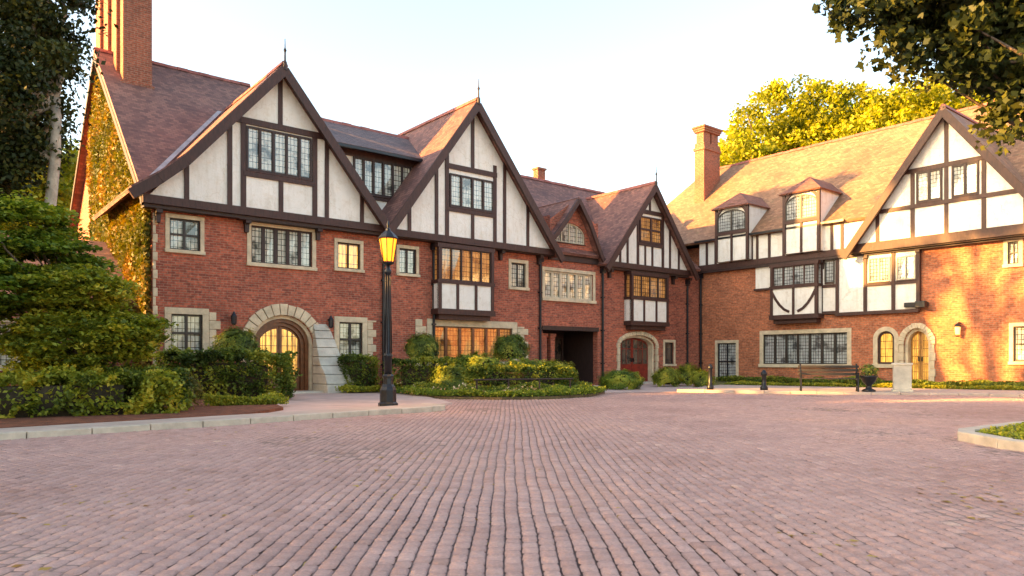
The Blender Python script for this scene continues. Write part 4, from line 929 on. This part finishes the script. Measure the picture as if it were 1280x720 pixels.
polyline_cover('ground_cover', 'dry olive grass along the pavement edge of the verge', [(9.8, 32.6), (13.5, 30.2), (17.6, 27.2), (24, 23.4)], .3, .22, 20000, .07, 'lf_lime', 75)
polyline_cover('ground_cover', 'yellowing low box edging between hedge and pavement', [at(262, 17.0)[:2], at(300, 17.4)[:2], at(352, 17.8)[:2]], .16, .42, 9000, .055, 'lf_lime', 76, z=.12)
polyline_cover('flower_bed', 'scattered pale and red blossoms in the planting bed', [(-3.4, 23.9), (-1.9, 22.6), (0, 22.3), (2.0, 23.9)], .5, .40, 420, .07, 'petal', 77)
# rail in bed
rl = empty('garden_rail', at(655, 22.9, .1), R(10)); tag(rl, 'low dark rail standing in the planting bed', 'rail')
m = MB(); m.tube([(-1.6, 0, .48), (1.6, 0, .5)], [.03, .03], 6); m.build('top_rail', 'timber_d', rl)
for s in (-1.5, -.5, .5, 1.5): m = MB(); m.tube([(s, 0, 0), (s, 0, .48)], [.03, .03], 6); m.build('post', 'timber_d', rl)

# left garden: layered dogwood mass, low hedge, small plants
tree('flowering_dogwood', 'large spreading green dogwood filling the left edge, in front of the ivy wall', (-9.3, 15.6, .12), 4.6,
     [((-11.2, 15.4, 4.0), (1.7, 1.5, .7)), ((-10.1, 15.6, 3.3), (1.2, 1.2, .6)), ((-11.0, 14.8, 2.7), (1.6, 1.4, .7))], 40000, .11, 'lf_green', tr=.1, sub=.5, seed=81, per=110, zs=.25, flat=1.3, limbs=12, split=.35)
tree('flowering_dogwood', 'bushy yellow-green dogwood at the left corner of the brick house, reaching to its first window', (-8.6, 15.3, .12), 3.2,
     [((-9.2, 15.3, 2.65), (1.0, .9, .5)), ((-8.3, 15.4, 1.75), (.75, .8, .55)), ((-9.2, 14.9, 1.5), (1.1, .8, .7))], 38000, .10, 'lf_lime', tr=.08, sub=.42, seed=82, per=100, zs=.28, flat=1.2, limbs=12, split=.3)
shrub('hedge', 'low loose yellow-green hedge along the bottom left of the garden', at(40, 13.9, .12), 'box', (2.5, .45, .36), 19000, .09, 'lf_lime', rz=R(28), seed=83, lump=.34, cat='hedge')
shrub('hedge', 'low green hedge below the yellow-green dogwood', at(158, 15.3, .12), 'box', (1.15, .45, .42), 10000, .075, 'lf_hedge', rz=R(25), seed=84, lump=.18, cat='hedge')
for i, px in enumerate((212, 236)): shrub('flower_clump', ('slender clump of pale flowers at the right foot of the dogwood', 'reddish flower clump in front of the dark hedge')[i], at(px, 16.4+i*.5, .12), 'ball', (.22, .22, .36), 900, .06, 'lf_ivy', seed=86+i, zc=.33)
# ivy on the end wall: a skin of leaves over the brick
g = np.random.default_rng(91); n = 52000; D = g.uniform(0, 9.5, n); zt = np.minimum(6.2+(D)*.88, 12.6-(D-7.6)*.9); zz = g.random(n)*zt
kk = np.array([mnoise.noise(Vector((a*.7, b*.7, 3))) for a, b in zip(D, zz)]); keep = kk > -.6
iv = empty('ivy', onL(0, 0, 0), 0); tag(iv, 'russet and green ivy covering the end wall of the brick house', 'ivy')
P = np.stack([-g.uniform(.04, .22, n)-.15*np.clip(kk, 0, 1), D, zz], 1)[keep]; c_, s_ = math.cos(uL), math.sin(uL)
P = np.stack([P[:, 0]*c_-P[:, 1]*s_, P[:, 0]*s_+P[:, 1]*c_, P[:, 2]], 1); leaf_mesh('foliage', P, .15, 'lf_ivy', iv, seed=91, tint=(kk[keep]*.8+.5+g.normal(0, .2, keep.sum())))
# big dark tree top left
tree('shade_tree', 'dark shade tree with a pale trunk at the top left corner', (-10.7, 17.0, .12), 10,
     [((-13.2, 17.2, 9.0), (2.3, 2.2, 1.9)), ((-12.2, 16.6, 7.0), (1.8, 1.7, 1.3)), ((-13.6, 17, 5.6), (1.8, 1.6, 1.2)), ((-12.6, 17.5, 11.6), (2.2, 2, 1.5)), ((-11.0, 17.2, 9.6), (1.0, 1.0, .9)), ((-11.7, 16.6, 6.0), (.9, .9, .7)), ((-11.0, 16.8, 8.2), (.8, .9, .6))], 70000, .12, 'lf_maple', 'bark_p', .16, sub=.55, seed=101, per=80, limbs=22, split=.72)
# unseen trees added beyond the left frame edge to shade the square
off = [(-19, 9.2, 9.2), (-17.5, 1.5, 10.5), (-21, -6, 11.5), (-27, 13, 10), (-26, 3, 12.5), (-24, -14, 12)]
for i, (x, y, h) in enumerate(off):
    tree('shade_tree', ['unseen added broad tree left of the dogwoods, nearest the house', 'unseen added broad tree on the left side of the square, level with the viewer', 'unseen added tall broad tree behind the viewer to the left', 'unseen added tree far left beyond the first row', 'unseen added tree, tallest of the row, far left of the viewer', 'unseen added broad tree far behind the viewer'][i], (x, y, 0), h,
     [((x, y, h*.68), (4.2, 4.2, h*.3)), ((x+1.5, y-2, h*.42), (3.2, 3.2, h*.22)), ((x-1, y+2.5, h*.45), (3.2, 3.2, h*.22))], 16000, .42, 'lf_dark', tr=.3, sub=1.1, seed=110+i, group='unseen trees added for shade on the left', limbs=8)
tree('shade_tree', 'very tall unseen tree added left of the brick house to shade the hall gable', (-20.5, 18.3, 0), 21, [((-20.5, 18.3, 19.6), (2.8, 4.4, 2.8)), ((-20.5, 20.6, 14.6), (1.2, .8, 1.2)), ((-20.5, 16.2, 13.2), (1.2, .6, .5))], 9000, .42, 'lf_dark', tr=.3, sub=.8, seed=125, group='unseen trees added for shade on the left', limbs=10, split=.6)  # unseen tree, added and shaped to shade the hall gable and dapple its wall
# golden trees behind the hall
bg = [(933, 62, 20.6, 3.4), (985, 66, 26.0, 5.2), (1052, 64, 25.4, 5.0), (1112, 60, 23.4, 4.6), (1172, 58, 24.0, 4.6), (1228, 60, 24.2, 4.8), (1292, 57, 25, 4.8)]
bl = ['leftmost golden tree behind the hall, beside the chimney', 'tallest golden tree with a domed crown behind the hall roof', 'golden tree right of the tallest one behind the hall', 'golden green tree behind the middle of the hall roof', 'golden tree rising directly behind the timbered gable of the hall', 'golden tree right of the hall gable', 'golden tree at the right edge behind the hall']
for i, (px, Y, h, r) in enumerate(bg):
    x = (px-640)/F*Y
    tree('golden_tree', bl[i], (x, Y, 0), h, [((x, Y, h-3.6), (r, r, 3.6)), ((x-r*.5, Y-1, h-5.6), (r*.7, r*.7, 3)), ((x+r*.5, Y, h-5.2), (r*.7, r*.7, 3.2)), ((x, Y, h-9), (r, r, 4))], 26000, .34, 'lf_gold', tr=.4, sub=1.0, seed=130+i, group='golden trees behind the hall', limbs=10, split=.5)
for i, (px, Y, h) in enumerate(((20, 46, 17), (-60, 44, 19), (95, 50, 15))):
    x = (px-640)/F*Y; tree('golden_tree', ['sunlit tree in the distance behind the dark left tree', 'sunlit tree beyond the left edge', 'smaller sunlit tree beside the tall chimney'][i], (x, Y, 0), h, [((x, Y, h-4), (4, 4, 4)), ((x+1, Y, h-8), (4, 4, 4))], 14000, .34, 'lf_gold', tr=.35, sub=1, seed=150+i, limbs=8)
# overhanging tree on the island (trunk right of the frame)
mp_lobes = [((8.3, 11.3, 7.3), (1.8, 1.6, .95)), ((6.9, 11.2, 7.0), (1.2, 1.1, .55)), ((6.3, 11.0, 6.65), (.85, .9, .42)), ((5.6, 11.0, 7.1), (.75, .8, .28)), ((8.0, 11.4, 6.0), (.7, .8, .42)), ((8.45, 11.4, 5.1), (.5, .6, .5)), ((7.0, 11.0, 6.1), (.75, .6, .3)), ((10.5, 11.5, 8), (3, 3, 1.8)), ((11.5, 11.5, 10), (3, 3, 2)), ((8.7, 11.3, 4.6), (.3, .4, .25)), ((7.3, 11.2, 6.7), (1.0, .9, .6)), ((8.2, 11.2, 6.6), (1.1, .9, .7)), ((7.7, 11.2, 5.75), (.5, .5, .3)), ((8.1, 11.1, 5.3), (.45, .5, .35)), ((7.1, 11, 5.75), (.7, .6, .4)), ((6.5, 11, 6.25), (.6, .6, .3)), ((7.55, 11, 5.3), (.5, .5, .42)), ((7.5, 11, 4.75), (.22, .3, .25)), ((5.8, 11, 6.05), (.45, .4, .16)), ((6.2, 11, 5.75), (.3, .4, .16)), ((5.45, 11, 6.5), (.75, .5, .17)), ((6.3, 11, 6.8), (.8, .6, .3))]
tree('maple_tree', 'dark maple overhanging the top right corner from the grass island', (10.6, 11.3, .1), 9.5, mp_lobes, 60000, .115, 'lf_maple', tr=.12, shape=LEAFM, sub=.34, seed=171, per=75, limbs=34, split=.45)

# fallen leaves
g = np.random.default_rng(201); n = 700; C = np.stack([g.uniform(-9, 12, n), 3.2+g.random(n)**1.2*18, np.full(n, .012)], 1)
for (cx, cy, k) in ((-3.3, 6.1, 46), (-1.15, 7.0, 40), (1.9, 4.6, 14), (4.2, 6, 50), (-6.4, 10.6, 40), (4.9, 8.4, 26), (-1.2, 8.6, 14)): C = np.concatenate([C, np.stack([g.normal(cx, .32, k), g.normal(cy, .42, k), np.full(k, .013)], 1)])
nn = len(C); o = leaf_mesh('fallen_leaves', C, .07, 'lf_dry', None, seed=201, flat=14); tag(o, 'small dry yellow leaves scattered over the paved square', 'leaves', kind='stuff')
# grass blades on island
g = np.random.default_rng(205); n = 16000; P = np.stack([g.uniform(6.6, 12, n), g.uniform(7, 13.6, n), np.full(n, .12)], 1)
def inside(p, poly):
    c = False; j = len(poly)-1
    for i in range(len(poly)):
        if (poly[i][1] > p[1]) != (poly[j][1] > p[1]) and p[0] < (poly[j][0]-poly[i][0])*(p[1]-poly[i][1])/(poly[j][1]-poly[i][1])+poly[i][0]: c = not c
        j = i
    return c
pi_ = [(x+.28, y+(.0 if y < 11 else -.2)) for x, y in isl]; P = P[[inside(p, pi_) for p in P]]; P[:, 2] += g.random(len(P))*.05
o = leaf_mesh('grass', P, .06, 'lf_lime', None, seed=206); tag(o, 'short olive grass on the kerbed island', 'grass', kind='stuff')

# =================================================================== LIGHT, SKY, CAMERA
SUNH = Vector((-1, -.28, 0)).normalized(); EL = R(14.5)
d = Vector((SUNH.x*math.cos(EL), SUNH.y*math.cos(EL), math.sin(EL)))
sl = bpy.data.lights.new('sun', 'SUN'); sl.energy = 5.0; sl.angle = R(.6); sl.color = (1, .57, .20)
so = bpy.data.objects.new('sun', sl); COL.objects.link(so); so.rotation_euler = d.to_track_quat('Z', 'Y').to_euler()
w = bpy.data.worlds.new('World'); S.world = w; w.use_nodes = True; nt = w.node_tree
sky = nt.nodes.new('ShaderNodeTexSky'); sky.sky_type = 'NISHITA'; sky.sun_disc = False; sky.sun_elevation = EL
sky.sun_rotation = math.atan2(d.x, d.y) % (2*math.pi); sky.air_density = 1.0; sky.dust_density = 2.0; sky.ozone_density = 1.5; sky.altitude = 50
bgn = nt.nodes['Background']; bgn.inputs['Strength'].default_value = .15; nt.links.new(sky.outputs[0], bgn.inputs['Color'])
cam = bpy.data.cameras.new('camera'); co = bpy.data.objects.new('camera', cam); COL.objects.link(co); S.camera = co
co.location = (0, 0, CAMH); co.rotation_euler = (R(90), 0, 0); cam.sensor_width = 36; cam.lens = F/1280*36; cam.shift_y = (HZ-360)/1280; cam.clip_end = 3000; cam.clip_start = .05
S.view_settings.view_transform = 'Standard'; S.view_settings.look = 'None'; S.view_settings.exposure = 2.38; S.view_settings.use_white_balance = True; S.view_settings.white_balance_temperature = 8400; S.view_settings.gamma = 1
S.render.engine = 'CYCLES'
